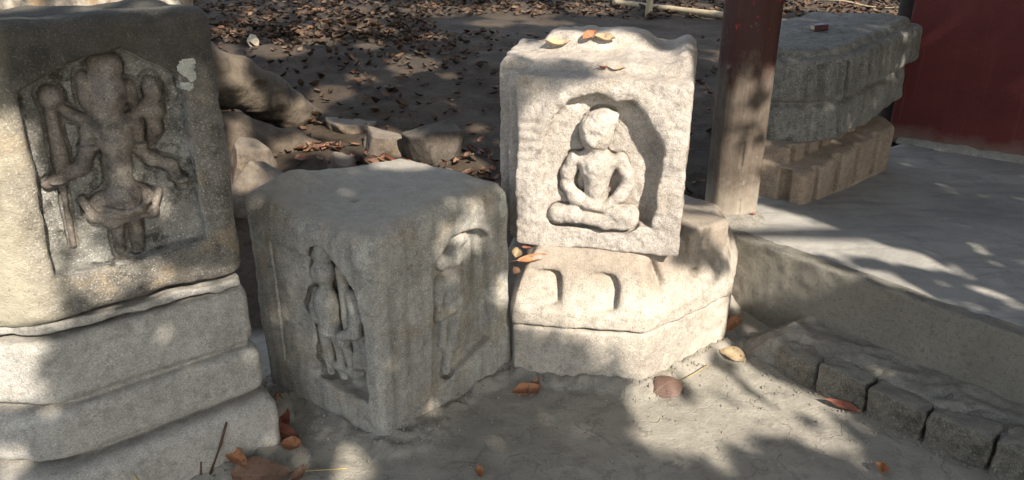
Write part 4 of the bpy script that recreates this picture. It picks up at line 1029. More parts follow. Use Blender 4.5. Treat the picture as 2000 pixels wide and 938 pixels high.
# openings shaped to put the sun patches in place, seen along the sunlight (share of light let through, outline in metres across the light)
#@@GAPS_BEGIN
GAPS = [
    (1, [(1.16,1.939),(1.206,1.88),(1.255,1.886),(1.344,1.868),(1.415,1.925),(1.562,1.811),(1.541,1.578),(1.521,1.445),(1.562,1.36),(1.139,1.556)]),
    (1, [(1.186,2.084),(1.363,2.195),(1.446,2.126),(1.56,2.06),(1.608,1.909),(1.591,1.853),(1.418,1.949),(1.327,2.05)]),
    (1, [(1.111,1.52),(1.56,1.317),(1.415,1.146),(1.084,1.294)]),
    (1, [(1.37,1.158),(1.422,1.137),(1.436,0.993),(1.4,1.008)]),
    (1, [(1.451,1.327),(1.571,1.315),(1.667,1.265),(1.773,1.22),(1.839,1.262),(1.84,1.16),(1.858,1.054),(1.632,1.005),(1.436,0.993)]),
    (1, [(1.83,1.541),(2.002,1.501),(1.888,1.333),(1.796,1.372),(1.771,1.458),(1.674,1.428)]),
    (0.9, [(1.434,0.961),(1.825,1.025),(1.815,0.963),(1.483,0.914)]),
    (0.8, [(1.335,0.928),(1.801,0.955),(1.877,0.747),(1.778,0.653),(1.573,0.773),(1.279,0.785)]),
    (1, [(2.144,1.669),(2.275,1.593),(2.384,1.504),(1.998,1.538)]),
    (0.25, [(2.143,1.937),(2.594,1.913),(2.528,1.649),(2.14,1.677)]),
    (1, [(2.146,1.472),(2.454,1.506),(2.434,1.351),(2.355,1.235),(2.169,1.256),(2.113,1.358)]),
    (0.75, [(2.453,1.345),(2.483,1.217),(2.521,1.044),(2.429,1.076),(2.332,1.223)]),
    (0.45, [(2.168,1.214),(2.297,1.055),(2.223,0.96),(2.169,1.061),(2.137,1.172)]),
    (0.4, [(2.452,0.876),(2.417,0.879),(2.384,0.902),(2.365,0.936),(2.37,0.97),(2.393,0.99),(2.428,0.987),(2.46,0.963),(2.478,0.927),(2.476,0.894)]),
    (1, [(2.033,1.373),(2.125,1.218),(2.108,1.149),(1.89,1.257)]),
    (1, [(-0.188,2.0),(-0.169,1.987),(-0.175,1.804),(-0.181,1.654),(-0.237,1.574),(-0.303,1.614)]),
    (0.2, [(-0.178,1.637),(0.038,1.672),(0.228,1.638),(0.204,1.617),(-0.206,1.573)]),
    (0.12, [(-0.173,1.696),(0.022,1.868),(0.143,1.709),(-0.018,1.701)]),
    (1, [(-0.326,1.585),(-0.262,1.555),(-0.31,1.414),(-0.357,1.439)]),
    (1, [(-0.374,1.356),(-0.354,1.312),(-0.331,1.241),(-0.397,1.26)]),
    (0.5, [(-0.328,3.458),(0.419,3.475),(0.187,2.172),(-0.172,2.282)]),
    (0.6, [(0.311,1.066),(0.467,1.038),(0.461,0.976),(0.28,1.036)]),
    (0.12, [(0.788,1.556),(1.049,1.675),(1.046,1.625),(0.825,1.532)]),
    (1, [(2.407,3.696),(2.296,3.584),(2.207,3.578),(2.094,3.592),(2.064,3.699),(2.103,3.832),(2.252,4.008),(2.396,4.072),(2.437,3.956),(2.526,3.908)]),
    (1, [(1.602,3.407),(1.547,3.352),(1.461,3.327),(1.354,3.307),(1.345,3.429),(1.341,3.492),(1.38,3.528),(1.472,3.563),(1.556,3.538),(1.601,3.471)]),
    (1, [(1.451,3.388),(1.391,3.298),(1.299,3.232),(1.128,3.071),(1.047,3.049),(1.011,3.055),(1.032,3.085),(1.105,3.134),(1.357,3.443),(1.434,3.438)]),
    (1, [(1.463,2.559),(1.477,2.571),(1.387,2.554),(1.296,2.581),(1.263,2.673),(1.272,2.766),(1.343,2.846),(1.345,2.753),(1.537,2.838),(1.617,2.79)]),
    (1, [(1.319,2.85),(1.294,2.837),(1.231,2.833),(1.167,2.856),(1.123,2.894),(1.115,2.932),(1.147,2.957),(1.207,2.957),(1.241,2.888),(1.298,2.869)]),
    (1, [(1.153,3.009),(1.113,2.984),(1.046,3.0),(0.959,3.015),(0.903,3.057),(0.866,3.043),(0.892,3.045),(0.963,3.043),(1.054,3.039),(1.137,3.041)]),
    (1, [(1.108,2.735),(1.07,2.713),(0.992,2.712),(0.908,2.74),(0.831,2.752),(0.803,2.769),(0.838,2.791),(0.92,2.803),(1.024,2.807),(1.104,2.792)]),
    (1, [(0.855,2.71),(0.824,2.679),(0.736,2.602),(0.671,2.591),(0.625,2.598),(0.61,2.613),(0.631,2.628),(0.681,2.641),(0.794,2.75),(0.845,2.74)]),
    (1, [(0.578,2.361),(0.543,2.349),(0.507,2.365),(0.525,2.508),(0.523,2.556),(0.54,2.577),(0.577,2.59),(0.579,2.487),(0.602,2.449),(0.601,2.401)]),
    (1, [(0.64,2.753),(0.602,2.645),(0.575,2.604),(0.552,2.605),(0.549,2.664),(0.589,2.824),(0.61,2.889),(0.641,2.94),(0.664,2.935),(0.672,2.886)]),
    (1, [(1.695,2.44),(1.665,2.422),(1.599,2.417),(1.535,2.436),(1.498,2.475),(1.484,2.502),(1.493,2.502),(1.536,2.488),(1.61,2.478),(1.673,2.461)]),
    (1, [(1.816,2.303),(1.778,2.281),(1.698,2.267),(1.657,2.302),(1.583,2.311),(1.608,2.367),(1.644,2.389),(1.705,2.39),(1.78,2.377),(1.814,2.339)]),
    (1, [(0.927,1.923),(0.899,1.908),(0.858,1.909),(0.813,1.92),(0.784,1.942),(1.269,2.49),(1.291,2.495),(1.365,2.5),(1.472,2.511),(1.5,2.457)]),
    (0.4, [(1.752,2.488),(1.73,2.477),(1.681,2.475),(1.621,2.48),(1.576,2.493),(1.561,2.507),(1.581,2.518),(1.628,2.52),(1.688,2.515),(1.734,2.502)]),
    (1, [(0.73,3.278),(0.728,3.19),(0.709,3.129),(0.68,3.116),(0.65,3.151),(0.629,3.211),(0.63,3.297),(1.069,4.805),(1.128,4.865),(1.119,4.626)]),
    (1, [(0.86,3.069),(0.838,3.054),(0.785,3.05),(0.724,3.064),(0.681,3.099),(0.646,3.066),(0.664,3.07),(0.718,3.083),(0.786,3.09),(0.841,3.087)]),
    (1, [(1.339,5.072),(1.281,4.966),(1.213,4.955),(1.145,4.999),(1.08,5.005),(1.089,5.138),(1.153,5.284),(1.249,5.38),(1.327,5.347),(1.336,5.153)]),
    (1, [(1.622,4.344),(1.529,4.233),(1.419,4.246),(1.286,4.277),(1.201,4.372),(1.196,4.498),(1.271,4.591),(1.416,4.65),(1.544,4.578),(1.616,4.447)]),
    (1, [(2.069,5.113),(1.977,4.972),(1.851,4.847),(1.794,4.897),(1.753,4.959),(1.769,5.061),(1.831,5.154),(1.9,5.165),(2.076,5.348),(2.018,5.082)]),
    (0.3, [(2.814,4.992),(2.74,4.968),(2.402,4.777),(2.119,4.74),(2.054,5.021),(2.244,5.595),(2.447,5.851),(2.681,5.844),(3.033,5.895),(3.153,5.647)]),
    (1, [(2.064,4.643),(1.966,4.529),(1.814,4.422),(1.789,4.597),(1.731,4.684),(1.736,4.784),(1.76,4.765),(1.839,4.732),(1.947,4.703),(2.031,4.666)]),
    (1, [(4.838,4.994),(4.66,4.891),(4.335,4.828),(4.074,4.897),(3.976,5.092),(4.059,5.331),(4.432,5.651),(4.871,5.813),(5.162,5.715),(5.125,5.376)]),
    (1, [(4.031,4.742),(3.932,4.683),(3.805,4.676),(3.68,4.707),(3.636,4.799),(3.667,4.895),(3.747,4.941),(3.894,4.966),(4.003,4.911),(4.078,4.846)]),
    (1, [(4.683,4.601),(4.619,4.593),(4.472,4.608),(4.289,4.632),(4.144,4.658),(4.157,4.735),(4.233,4.755),(4.434,4.785),(4.582,4.729),(4.679,4.66)]),
    (1, [(6.87,4.645),(6.204,4.318),(6.167,4.407),(6.128,4.555),(6.001,4.647),(6.045,4.765),(6.084,4.768),(6.797,5.057),(7.168,5.071),(6.913,4.759)]),
    (1, [(8.198,4.126),(8.163,4.139),(7.841,4.151),(7.589,4.245),(7.427,4.358),(2.254,2.134),(7.712,4.548),(7.823,4.445),(8.366,4.462),(8.414,4.297)]),
    (1, [(5.822,5.007),(5.554,4.848),(5.394,4.875),(5.068,4.847),(5.147,5.104),(5.211,5.265),(5.575,5.523),(5.717,5.466),(6.02,5.457),(5.912,5.175)]),
    (0.25, [(3.481,5.923),(3.074,5.639),(2.527,5.651),(1.893,5.695),(1.496,6.025),(1.425,6.499),(1.664,6.611),(2.29,6.743),(2.983,6.579),(3.403,6.196)]),
    (0.4, [(4.005,5.356),(3.851,5.254),(3.611,5.226),(3.372,5.278),(3.208,5.377),(3.348,5.718),(3.445,5.763),(3.933,6.097),(3.964,5.751),(4.235,5.745)]),
    (1, [(1.84,3.661),(1.793,3.608),(1.726,3.563),(1.693,3.581),(1.719,3.681),(1.721,3.713),(1.748,3.739),(1.788,3.746),(1.819,3.721),(1.835,3.684)]),
    (1, [(2.24,3.027),(2.217,3.011),(2.182,3.005),(2.145,3.011),(2.125,3.027),(2.136,3.057),(2.163,3.078),(2.198,3.084),(2.227,3.071),(2.244,3.05)]),
    (1, [(2.43,3.443),(2.389,3.407),(2.388,3.428),(2.364,3.438),(2.35,3.456),(2.353,3.477),(2.37,3.49),(2.396,3.492),(2.421,3.483),(2.434,3.464)]),
    (1, [(1.202,2.643),(1.138,2.569),(1.103,2.557),(1.071,2.567),(1.09,2.641),(1.089,2.667),(1.113,2.694),(1.136,2.686),(1.186,2.698),(1.205,2.673)]),
    (1, [(2.334,4.345),(2.27,4.281),(2.202,4.268),(2.139,4.286),(2.092,4.313),(2.089,4.354),(2.14,4.405),(2.21,4.422),(2.299,4.438),(2.337,4.394)]),
    (1, [(3.035,4.437),(2.909,4.314),(2.871,4.332),(2.83,4.369),(2.78,4.387),(2.807,4.457),(2.84,4.479),(2.944,4.534),(2.997,4.507),(3.076,4.518)]),
    (1, [(2.742,4.76),(2.705,4.728),(2.622,4.679),(2.582,4.708),(2.607,4.818),(2.584,4.821),(2.644,4.888),(2.693,4.889),(2.649,4.742),(2.77,4.833)]),
    (1, [(1.754,5.531),(1.718,5.511),(1.632,5.493),(1.551,5.545),(1.475,5.56),(1.537,5.852),(1.562,5.839),(1.679,5.937),(1.755,5.85),(1.756,5.625)]),
    (1, [(2.661,6.035),(2.542,5.862),(2.51,5.951),(2.378,5.889),(2.287,5.873),(2.38,6.143),(2.44,6.212),(2.477,6.122),(2.527,6.019),(2.611,6.013)]),
    (1, [(2.093,2.68),(2.075,2.667),(2.05,2.665),(2.028,2.675),(2.015,2.692),(2.018,2.71),(2.035,2.723),(2.061,2.726),(2.084,2.716),(2.096,2.698)]),
    (1, [(1.64,1.964),(1.626,1.956),(1.616,1.958),(1.605,1.965),(1.601,1.975),(1.609,1.987),(1.622,1.994),(1.637,1.995),(1.649,1.989),(1.648,1.976)]),
    (1, [(4.214,2.886),(4.148,2.846),(4.098,2.826),(4.089,2.835),(4.128,2.871),(4.178,2.913),(4.221,2.944),(4.259,2.96),(4.278,2.954),(4.264,2.927)]),
]
#@@GAPS_END
def inside(pt, poly):
    x, y = pt[:, 0], pt[:, 1]; r = np.zeros(len(pt), bool); j = len(poly) - 1
    for i in range(len(poly)):
        (xi, yi), (xj, yj) = poly[i], poly[j]
        if yi != yj: r ^= ((yi > y) != (yj > y)) & (x < (xj - xi) * (y - yi) / (yj - yi) + xi)
        j = i
    return r
def build_shade_tree():
    rng = np.random.default_rng(5)
    n = 90000
    s = rng.uniform(-2.6, 7.5, n); t = rng.uniform(-0.6, 7.0, n)
    mid = 4.2 + 0.5 * np.sin(s * 1.7) + 0.4 * np.cos(t * 2.1)
    D = mid + rng.normal(0, 0.38, n)
    A = np.array([SE1[:], SE2[:], SUN[:]])
    p = np.stack([s, t, D], 1) @ A
    V, F = leaf_cards(p, 0.17, rng)
    Q = V.reshape(n, 4, 3)
    Q = np.concatenate([Q, (Q + Q[:, [1, 2, 3, 0]]) / 2, (Q[:, :1] + Q[:, 2:3]) / 2, (3 * Q[:, :1] + Q[:, 2:3]) / 4, (Q[:, :1] + 3 * Q[:, 2:3]) / 4], 1)
    nq = Q.shape[1]; Q = Q.reshape(-1, 3); q = np.stack([Q @ A[0], Q @ A[1]], 1)
    keep = np.ones(n, bool)
    roll = rng.random(n)
    for T, poly in GAPS:
        m = inside(q, poly).reshape(n, nq).sum(1) >= 1
        c = 0.0 if T >= 0.99 else -math.log(T) / 8.0
        keep &= ~m | (roll < c)
    V = V.reshape(n, 4, 3)[keep].reshape(-1, 3); n = int(keep.sum())
    i = np.arange(n) * 4
    F = np.concatenate([np.stack([i, i + 1, i + 2], 1), np.stack([i, i + 2, i + 3], 1)])
    base = Vector((6.0, -1.6, -0.05))
    root = bpy.data.objects.new('shade_tree', None); COL.objects.link(root); root.location = base
    tag(root, 'unseen leafy tree added behind the viewer, its crown shaped to throw dappled shade on the stones', 'tree')
    link('crown', mesh_np('crown', V - np.array(base[:]), F, False), M['green'], root)
    tube('trunk', [(0.02 * k, -0.03 * k, -0.2 + 0.6 * k) for k in range(10)], [0.30 - 0.018 * k for k in range(10)], M['bark'], root, 20, 0.06, 3)
    for k, e in enumerate(((-1.2, -0.8, 6.0), (0.2, 0.3, 6.3), (-2.2, -1.6, 5.4))):
        tube('limb', [(0.1, -0.15, 3.6 + 0.2 * k), (e[0] * 0.5, e[1] * 0.5, 4.7), e], [0.12, 0.07, 0.025], M['bark'], root, 10, 0.04, 20 + k)
build_shade_tree()

# ------------------------------------------------------------------ rocks, pole, box, pebble
def rock(name, loc, size, rot, seed, mat, label, cat='rock', group=None, facets=0):
    hs = max(size)
    g = Grid((-size[0] * 1.35, -size[1] * 1.35, -size[2] * 1.35), (size[0] * 1.35, size[1] * 1.35, size[2] * 1.35), hs / 28)
    P = (g.X, g.Y, g.Z)
    rng = np.random.default_rng(seed); d = box(P, (0, 0, 0), size, hs * 0.05)
    for _ in range(9):                                                  # broken faces
        v = rng.normal(size=3) * np.array([1, 1, 0.8]); v /= np.linalg.norm(v)
        ext = np.linalg.norm(v * np.array(size))
        d = smax(d, P[0] * v[0] + P[1] * v[1] + P[2] * v[2] - ext * rng.uniform(0.78, 1.0), hs * 0.10)
    d = d + hs * 0.07 * g.noise(hs * 0.8, seed) + hs * 0.045 * g.noise(hs * 0.28, seed + 1) + hs * 0.02 * g.noise(hs * 0.12, seed + 2)
    o = carve(name, g, d, mat, [], loc, 0); o.rotation_euler = rot
    tag(o, label, cat, group)
    return o
def on_ground(x, y, dz=0.0): return (x, y, ground_z(x, y) + dz)
rock('rock', on_ground(-0.73, 4.25, 0.03), (0.13, 0.11, 0.085), (0.15, 0.12, 0.35), 300, M['rock'], 'sunlit square-edged rock in a patch of sun behind the squat block')
rock('rock', on_ground(-0.43, 4.16, 0.05), (0.165, 0.12, 0.13), (0.1, -0.25, 0.5), 310, M['darkrock'], 'dark peaked boulder just right of the sunlit square-edged rock')
rock('rock', on_ground(-1.40, 3.85, 0.05), (0.13, 0.13, 0.12), (0.3, 0.3, 0.6), 320, M['rock'], 'broken brown rock beside the roots, partly hidden by the tall dark stele')
rock('rock', on_ground(-1.22, 3.45, 0.05), (0.14, 0.12, 0.13), (-0.3, 0.45, -0.3), 330, M['rock'], 'wedge-shaped rock just behind the left corner of the squat block')
rock('rock', on_ground(-1.02, 4.62, -0.02), (0.16, 0.12, 0.06), (0, 0.1, 0.3), 340, M['rock'], 'low brown rock half sunk in the soil beside the roots')
rock('rock', on_ground(-0.95, 4.0, 0.0), (0.10, 0.09, 0.06), (0.2, 0, 0.9), 350, M['rock'], 'small brown rock left of the sunlit square-edged rock')
rock('rock', on_ground(-0.19, 3.55, 0.02), (0.14, 0.10, 0.07), (0.1, 0.1, 0.2), 360, M['rock'], 'low rock in shade between the squat block and the seated figure')
rock('pebble', on_ground(-2.33, 6.82, 0.045), (0.055, 0.04, 0.05), (0.2, 0.3, 0.3), 370, M['pebble'], 'pale pebble among the fallen leaves far behind the dark stele', 'pebble')
rock('mortar_lump', (-0.735, 1.955, 0.012), (0.045, 0.04, 0.05), (0.1, 0.2, 0.4), 380, M['mortar'], 'small pale lump of mortar in the gap between pedestal and squat block', 'mortar')
def build_poles():
    n = 40; a = Vector((1.30, 9.86, 0.60)); b = Vector((3.1, 7.75, 0.52)); rad = []
    path = [a + (b - a) * i / n for i in range(n + 1)]
    zs = [ground_z(p.x, p.y) for p in path]; za = max(zs[i] - (zs[0] + (zs[-1] - zs[0]) * i / n) for i in range(n + 1))
    for i, p in enumerate(path): p.z = zs[0] + (zs[-1] - zs[0]) * i / n + 0.6 * za + 0.03
    rad = [0.036 + (0.004 if i % 9 == 4 else 0) for i in range(n + 1)]
    tag(tube('bamboo_pole', path, rad, M['bamboo'], None, 14, 0.03, 31), 'long pale bamboo pole lying on the ground at the back', 'pole')
    z0 = ground_z(1.59, 9.0) - 0.1
    tag(tube('wooden_stake', [(1.59 + 0.004 * i, 9.0, z0 + 0.09 * i) for i in range(18)], [0.040 - 0.0004 * i for i in range(18)], M['bamboo'], None, 12, 0.04, 32), 'upright pale stake standing against the bamboo pole at the back', 'stake')
    p = [on_ground(4.0 + 0.07 * i, 10.0 - 0.085 * i, 0.03 + 0.02 * math.sin(i * 0.7)) for i in range(12)]
    tag(tube('branch', p, [0.016 - 0.0008 * i for i in range(12)], M['bamboo'], None, 8, 0.08, 33), 'thin pale fallen branch behind the rough grey stone', 'branch')
    tag(tube('twig', [(-0.800, 1.718, 0.135), (-0.82, 1.70, 0.07), (-0.852, 1.672, -0.01)], [0.0035, 0.004, 0.0042], M['twig'], None, 8, 0.1, 34), 'dark red-brown twig leaning on the bottom course of the pale pedestal', 'twig')
    tag(tube('twig', [(-0.868, 1.668, 0.04), (-0.872, 1.662, 0.0)], [0.003, 0.0035], M['twig'], None, 8, 0.1, 35), 'very short dark twig standing at the foot of the pale pedestal', 'twig')
    tag(tube('straw', [on_ground(-0.625 + 0.03 * i, 1.695 + 0.004 * i, 0.006) for i in range(6)], [0.0018] * 6, M['straw'], None, 6, 0.1, 36), 'yellow straw lying on the mud right of the large brown leaf', 'straw')
    tag(tube('straw', [(-0.985, 1.545, 0.10), (-0.965, 1.56, 0.03)], [0.0022, 0.0022], M['straw'], None, 6, 0.1, 37), 'short yellow straw sticking up in front of the pale pedestal', 'straw')
    tag(tube('straw', [(0.585, 2.165, -0.016), (0.64, 2.20, -0.012), (0.70, 2.255, -0.012)], [0.0016] * 3, M['straw'], None, 6, 0.1, 38), 'thin tan leaf stalk lying beside the dull purple-brown leaf', 'straw')
build_poles()

def build_box():
    root = bpy.data.objects.new('small_box', None); COL.objects.link(root)
    for nm, sz, off, mt in (('sleeve', (0.055, 0.036, 0.020), 0, 'boxred'), ('drawer_end', (0.0565, 0.031, 0.015), 0, 'pebble'), ('lid_label', (0.050, 0.032, 0.0208), 0, 'boxdark')):
        me = bpy.data.meshes.new(nm)
        x, y, z = [s / 2 * 1.25 for s in sz]
        me.from_pydata([(i * x, j * y, k * z) for i in (-1, 1) for j in (-1, 1) for k in (-1, 1)], [], [(0, 1, 3, 2), (4, 6, 7, 5), (0, 4, 5, 1), (2, 3, 7, 6), (0, 2, 6, 4), (1, 5, 7, 3)])
        o = link(nm, me, M[mt], root); b = o.modifiers.new('b', 'BEVEL'); b.width = 0.0015; b.segments = 2
    return root

# ------------------------------------------------------------------ leaves
def leaf_mesh(L, W, curl, fold, seed, tipcurl=0.0, n=14, m=8, shape=0.9, stalk=0.25):
    rng = np.random.default_rng(seed)
    V, F = [], []
    ph = rng.uniform(0, 6.28, 3)
    for i in range(n + 1):
        t = i / n
        w = W * 0.5 * (math.sin(math.pi * min(1, t ** shape)) ** 0.75 + 0.02) * (1 + 0.06 * math.sin(9 * t + ph[0]))
        for j in range(m + 1):
            s = j / m * 2 - 1
            ang = curl * (t - 0.5) + tipcurl * max(0, t - 0.6) ** 2 * 6
            x = L * (t - 0.5); y = s * w
            z = fold * abs(s) ** 1.5 * w + L * 0.5 * curl * (t - 0.5) ** 2 * 2 + tipcurl * L * max(0, t - 0.55) ** 2 * 2
            z += 0.03 * L * math.sin(5 * t + 2 * s + ph[1]) * (0.3 + abs(s)) + 0.012 * L * math.sin(13 * t - 3 * s + ph[2])
            y *= 1 - 0.25 * min(1, abs(fold))
            V.append((x, y, z))
    for i in range(n):
        for j in range(m):
            a = i * (m + 1) + j; F.append((a, a + 1, a + m + 2, a + m + 1))
    V = np.array(V, np.float32)
    # stalk
    if stalk:
        b = len(V); base = V[m // 2]; r = L * 0.008; st = []
        for k in range(4):
            c = base + np.array([-L * stalk * k / 3, 0, L * 0.03 * k / 3])
            for q in range(4): st.append(c + r * np.array([0, math.cos(q * 1.571), math.sin(q * 1.571)]))
        V = np.concatenate([V, np.array(st, np.float32)])
        for k in range(3):
            for q in range(4): F.append((b + k * 4 + q, b + k * 4 + (q + 1) % 4, b + k * 4 + 4 + (q + 1) % 4, b + k * 4 + 4 + q))
    V[:, 2] -= V[:, 2].min()
    return V, np.array(F)
def leaf(loc, L, W, rz, tilt, mat, label, curl=0.4, fold=0.4, seed=0, tip=0.0, group=None, shape=0.9, stalk=0.25):
    V_, F_ = leaf_mesh(L, W, curl, fold, seed, tip, shape=shape, stalk=stalk)
    o = link('dry_leaf', mesh_np('dry_leaf', V_, F_), M[mat], None, loc, 0)
    o.rotation_euler = (tilt[0], tilt[1], rz)
    tag(o, label, 'leaf', group)
    return o
lf = leaf
gz_ = ground_z
lf((0.528, 2.12, gz_(0.528, 2.12) + 0.004), 0.118, 0.105, R(25), (R(14), R(-6), 0), 'leaf_mauve', 'dull purple-brown cupped leaf on the mud in front of the octagonal base', -0.9, -0.25, 1, 0, None, 0.85, 0.15)
lf((0.805, 2.335, gz_(0.80, 2.335) + 0.006), 0.105, 0.062, R(-38), (R(22), R(4), 0), 'leaf_tan', 'tan oval leaf in the corner between the octagonal base and the first brick', -0.35, 0.2, 2, 0, None, 1.0, 0.2)
lf((0.838, 2.50, gz_(0.838, 2.50) + 0.012), 0.11, 0.055, R(28), (R(30), R(-14), 0), 'leaf_orange', 'bright orange leaf leaning at the right foot of the octagonal base', 0.4, 0.35, 3)
lf((0.05, 2.105, gz_(0.05, 2.105) + 0.004), 0.10, 0.060, R(8), (R(10), R(-4), 0), 'leaf_orange', 'orange-brown folded leaf on the mud at the left front of the octagonal base', 0.5, 0.8, 4, 0.3)
lf((0.075, 2.125, gz_(0.07, 2.12) + 0.01), 0.085, 0.045, R(60), (R(20), R(-48), 0), 'leaf_brown', 'dark brown leaf standing up against the orange-brown folded leaf', 0.3, 0.6, 5)
lf((1.075, 2.02, gz_(1.075, 2.02) + 0.006), 0.115, 0.038, R(-32), (R(14), R(4), 0), 'leaf_red', 'narrow red-brown leaf on the mud beside the second brick', 0.35, 0.5, 6)
lf((1.054, 1.705, gz_(1.054, 1.705) + 0.004), 0.060, 0.045, R(60), (R(12), R(10), 0), 'leaf_orange', 'small crumpled orange leaf at the lower right of the mud floor', 0.9, 0.9, 7)
lf((-0.095, 1.695, gz_(-0.095, 1.695) + 0.004), 0.045, 0.03, R(100), (R(10), R(-10), 0), 'leaf_orange', 'tiny orange leaf scrap near the lower middle of the mud floor', 0.9, 0.8, 8)
lf((0.065, 2.258, 0.392), 0.105, 0.038, R(14), (R(28), R(-5), 0), 'leaf_orange', 'long orange leaf on the left shoulder of the octagonal base', 0.4, 0.5, 9)
lf((0.012, 2.275, 0.400), 0.055, 0.045, R(80), (R(20), R(-10), 0), 'leaf_tan', 'small yellowish curled leaf at the left end of the octagonal base', 0.9, 0.8, 10)
lf((0.004, 2.235, 0.352), 0.065, 0.045, R(75), (R(25), R(38), 0), 'leaf_brown', 'brown curled leaf hanging over the left corner of the octagonal base', 0.9, 0.9, 11)
lf((0.052, 2.285, 0.424), 0.035, 0.02, R(-10), (R(5), 0, 0), 'leaf_red', 'tiny red leaf scrap against the foot of the seated figure stone', 0.5, 0.4, 12)
lf((-0.705, 1.672, gz_(-0.70, 1.68) + 0.012), 0.165, 0.115, R(8), (R(12), R(6), 0), 'leaf_brown', 'large flat brown leaf in the lower left corner by the pale pedestal', 0.12, 0.12, 13, 0.1, None, 0.8, 0.12)
lf((-0.782, 1.712, gz_(-0.78, 1.71) + 0.030), 0.095, 0.045, R(-35), (R(25), R(10), 0), 'leaf_orange', 'orange leaf lying over the left end of the large brown leaf', 0.5, 0.5, 14)
lf((-0.690, 1.855, gz_(-0.69, 1.855) + 0.012), 0.11, 0.05, R(-25), (R(30), R(4), 0), 'leaf_red', 'dark red leaf in the gap between pedestal and squat block', 0.3, 0.4, 15)
lf((-0.655, 1.802, gz_(-0.655, 1.80) + 0.008), 0.08, 0.05, R(-20), (R(15), R(-5), 0), 'leaf_orange', 'amber leaf just above the large brown leaf', 0.5, 0.4, 16)
lf((-0.728, 1.925, gz_(-0.728, 1.925) + 0.03), 0.13, 0.06, R(110), (R(15), R(-50), 0), 'leaf_red', 'red-brown leaf standing upright in the gap beside the pale pedestal', 0.4, 0.7, 17)
lf((-0.600, 1.670, gz_(-0.60, 1.67) + 0.01), 0.08, 0.035, R(70), (R(10), R(-10), 0), 'leaf_brown', 'small curled leaf against the right edge of the large brown leaf', 0.8, 0.9, 18)
lf((0.258, 2.515, 1.082), 0.060, 0.045, R(30), (R(25), R(-20), 0), 'leaf_orange', 'curled orange leaf on top of the seated figure stone', 1.0, 0.9, 19)
lf((0.305, 2.50, 1.077), 0.075, 0.045, R(-15), (R(20), R(5), 0), 'leaf_tan', 'pale tan leaf on top of the seated figure stone', 0.6, 0.6, 20)
lf((0.150, 2.515, 1.056), 0.085, 0.045, R(10), (R(18), R(0), 0), 'leaf_tan', 'tan leaf near the left top of the seated figure stone', 0.8, 0.7, 21)
lf((0.282, 2.335, 1.012), 0.030, 0.02, R(0), (R(10), R(10), 0), 'leaf_red', 'tiny dark leaf scrap on the front top edge of the seated figure stone', 0.8, 0.6, 22)
lf((0.325, 2.335, 1.010), 0.060, 0.03, R(-25), (R(12), R(0), 0), 'leaf_tan', 'thin tan leaf on the front top edge of the seated figure stone', 0.5, 0.4, 23)
lf((0.992, 2.858, PLAT_Z + 0.030), 0.028, 0.018, R(20), (R(5), R(5), 0), 'leaf_red', 'tiny red leaf scrap on the mortar beside the wooden post', 0.4, 0.4, 24)

# fallen leaves behind the stones: the nearest are leaves of their own, the rest one carpet
def litter():
    rng = np.random.default_rng(8); pts = []
    def add(x, y, s=1.0): pts.append((x, y, s))
    clusters = [(-1.40, 4.67, 0.14, 0.05, 30), (-1.28, 4.28, 0.14, 0.05, 30), (-1.45, 4.10, 0.10, 0.05, 8), (-0.72, 4.05, 0.15, 0.05, 34), (-0.28, 4.15, 0.10, 0.06, 18), (-0.20, 3.85, 0.14, 0.06, 22),
                (-0.58, 4.26, 0.03, 0.04, 5), (-0.05, 3.6, 0.12, 0.1, 8), (-1.35, 5.35, 0.14, 0.15, 8), (-0.98, 4.8, 0.25, 0.2, 8), (-0.30, 3.7, 0.1, 0.1, 5), (-1.0, 5.4, 0.3, 0.2, 8)]
    for cx, cy, sx, sy, n in clusters:
        for _ in range(n): add(cx + rng.normal() * sx, cy + rng.normal() * sy, 0.75)
    for _ in range(520):
        x, y = rng.uniform(-2.2, 2.2), rng.uniform(3.4, 7.5); add(x, y, 0.55)
    for _ in range(420):
        y = 5.2 + 2.6 * rng.random() ** 0.6; add(rng.uniform(-3.4, -0.2), y, 0.7)
    for _ in range(13000):
        y = 7.2 + 12 * rng.random() ** 1.4; x = rng.uniform(-0.62, 0.62) * y * 1.15
        if x > -0.6 and y < 8.2: continue
        if abs(x - 1.4) < 2.2 and y < 8.8: continue
        add(x, y, 0.78)
    pts.sort(key=lambda p: p[1])
    return pts
LP = litter()
def litter_pose(rng): return rng.uniform(0, 6.283), (rng.normal() * 0.35, rng.normal() * 0.35)
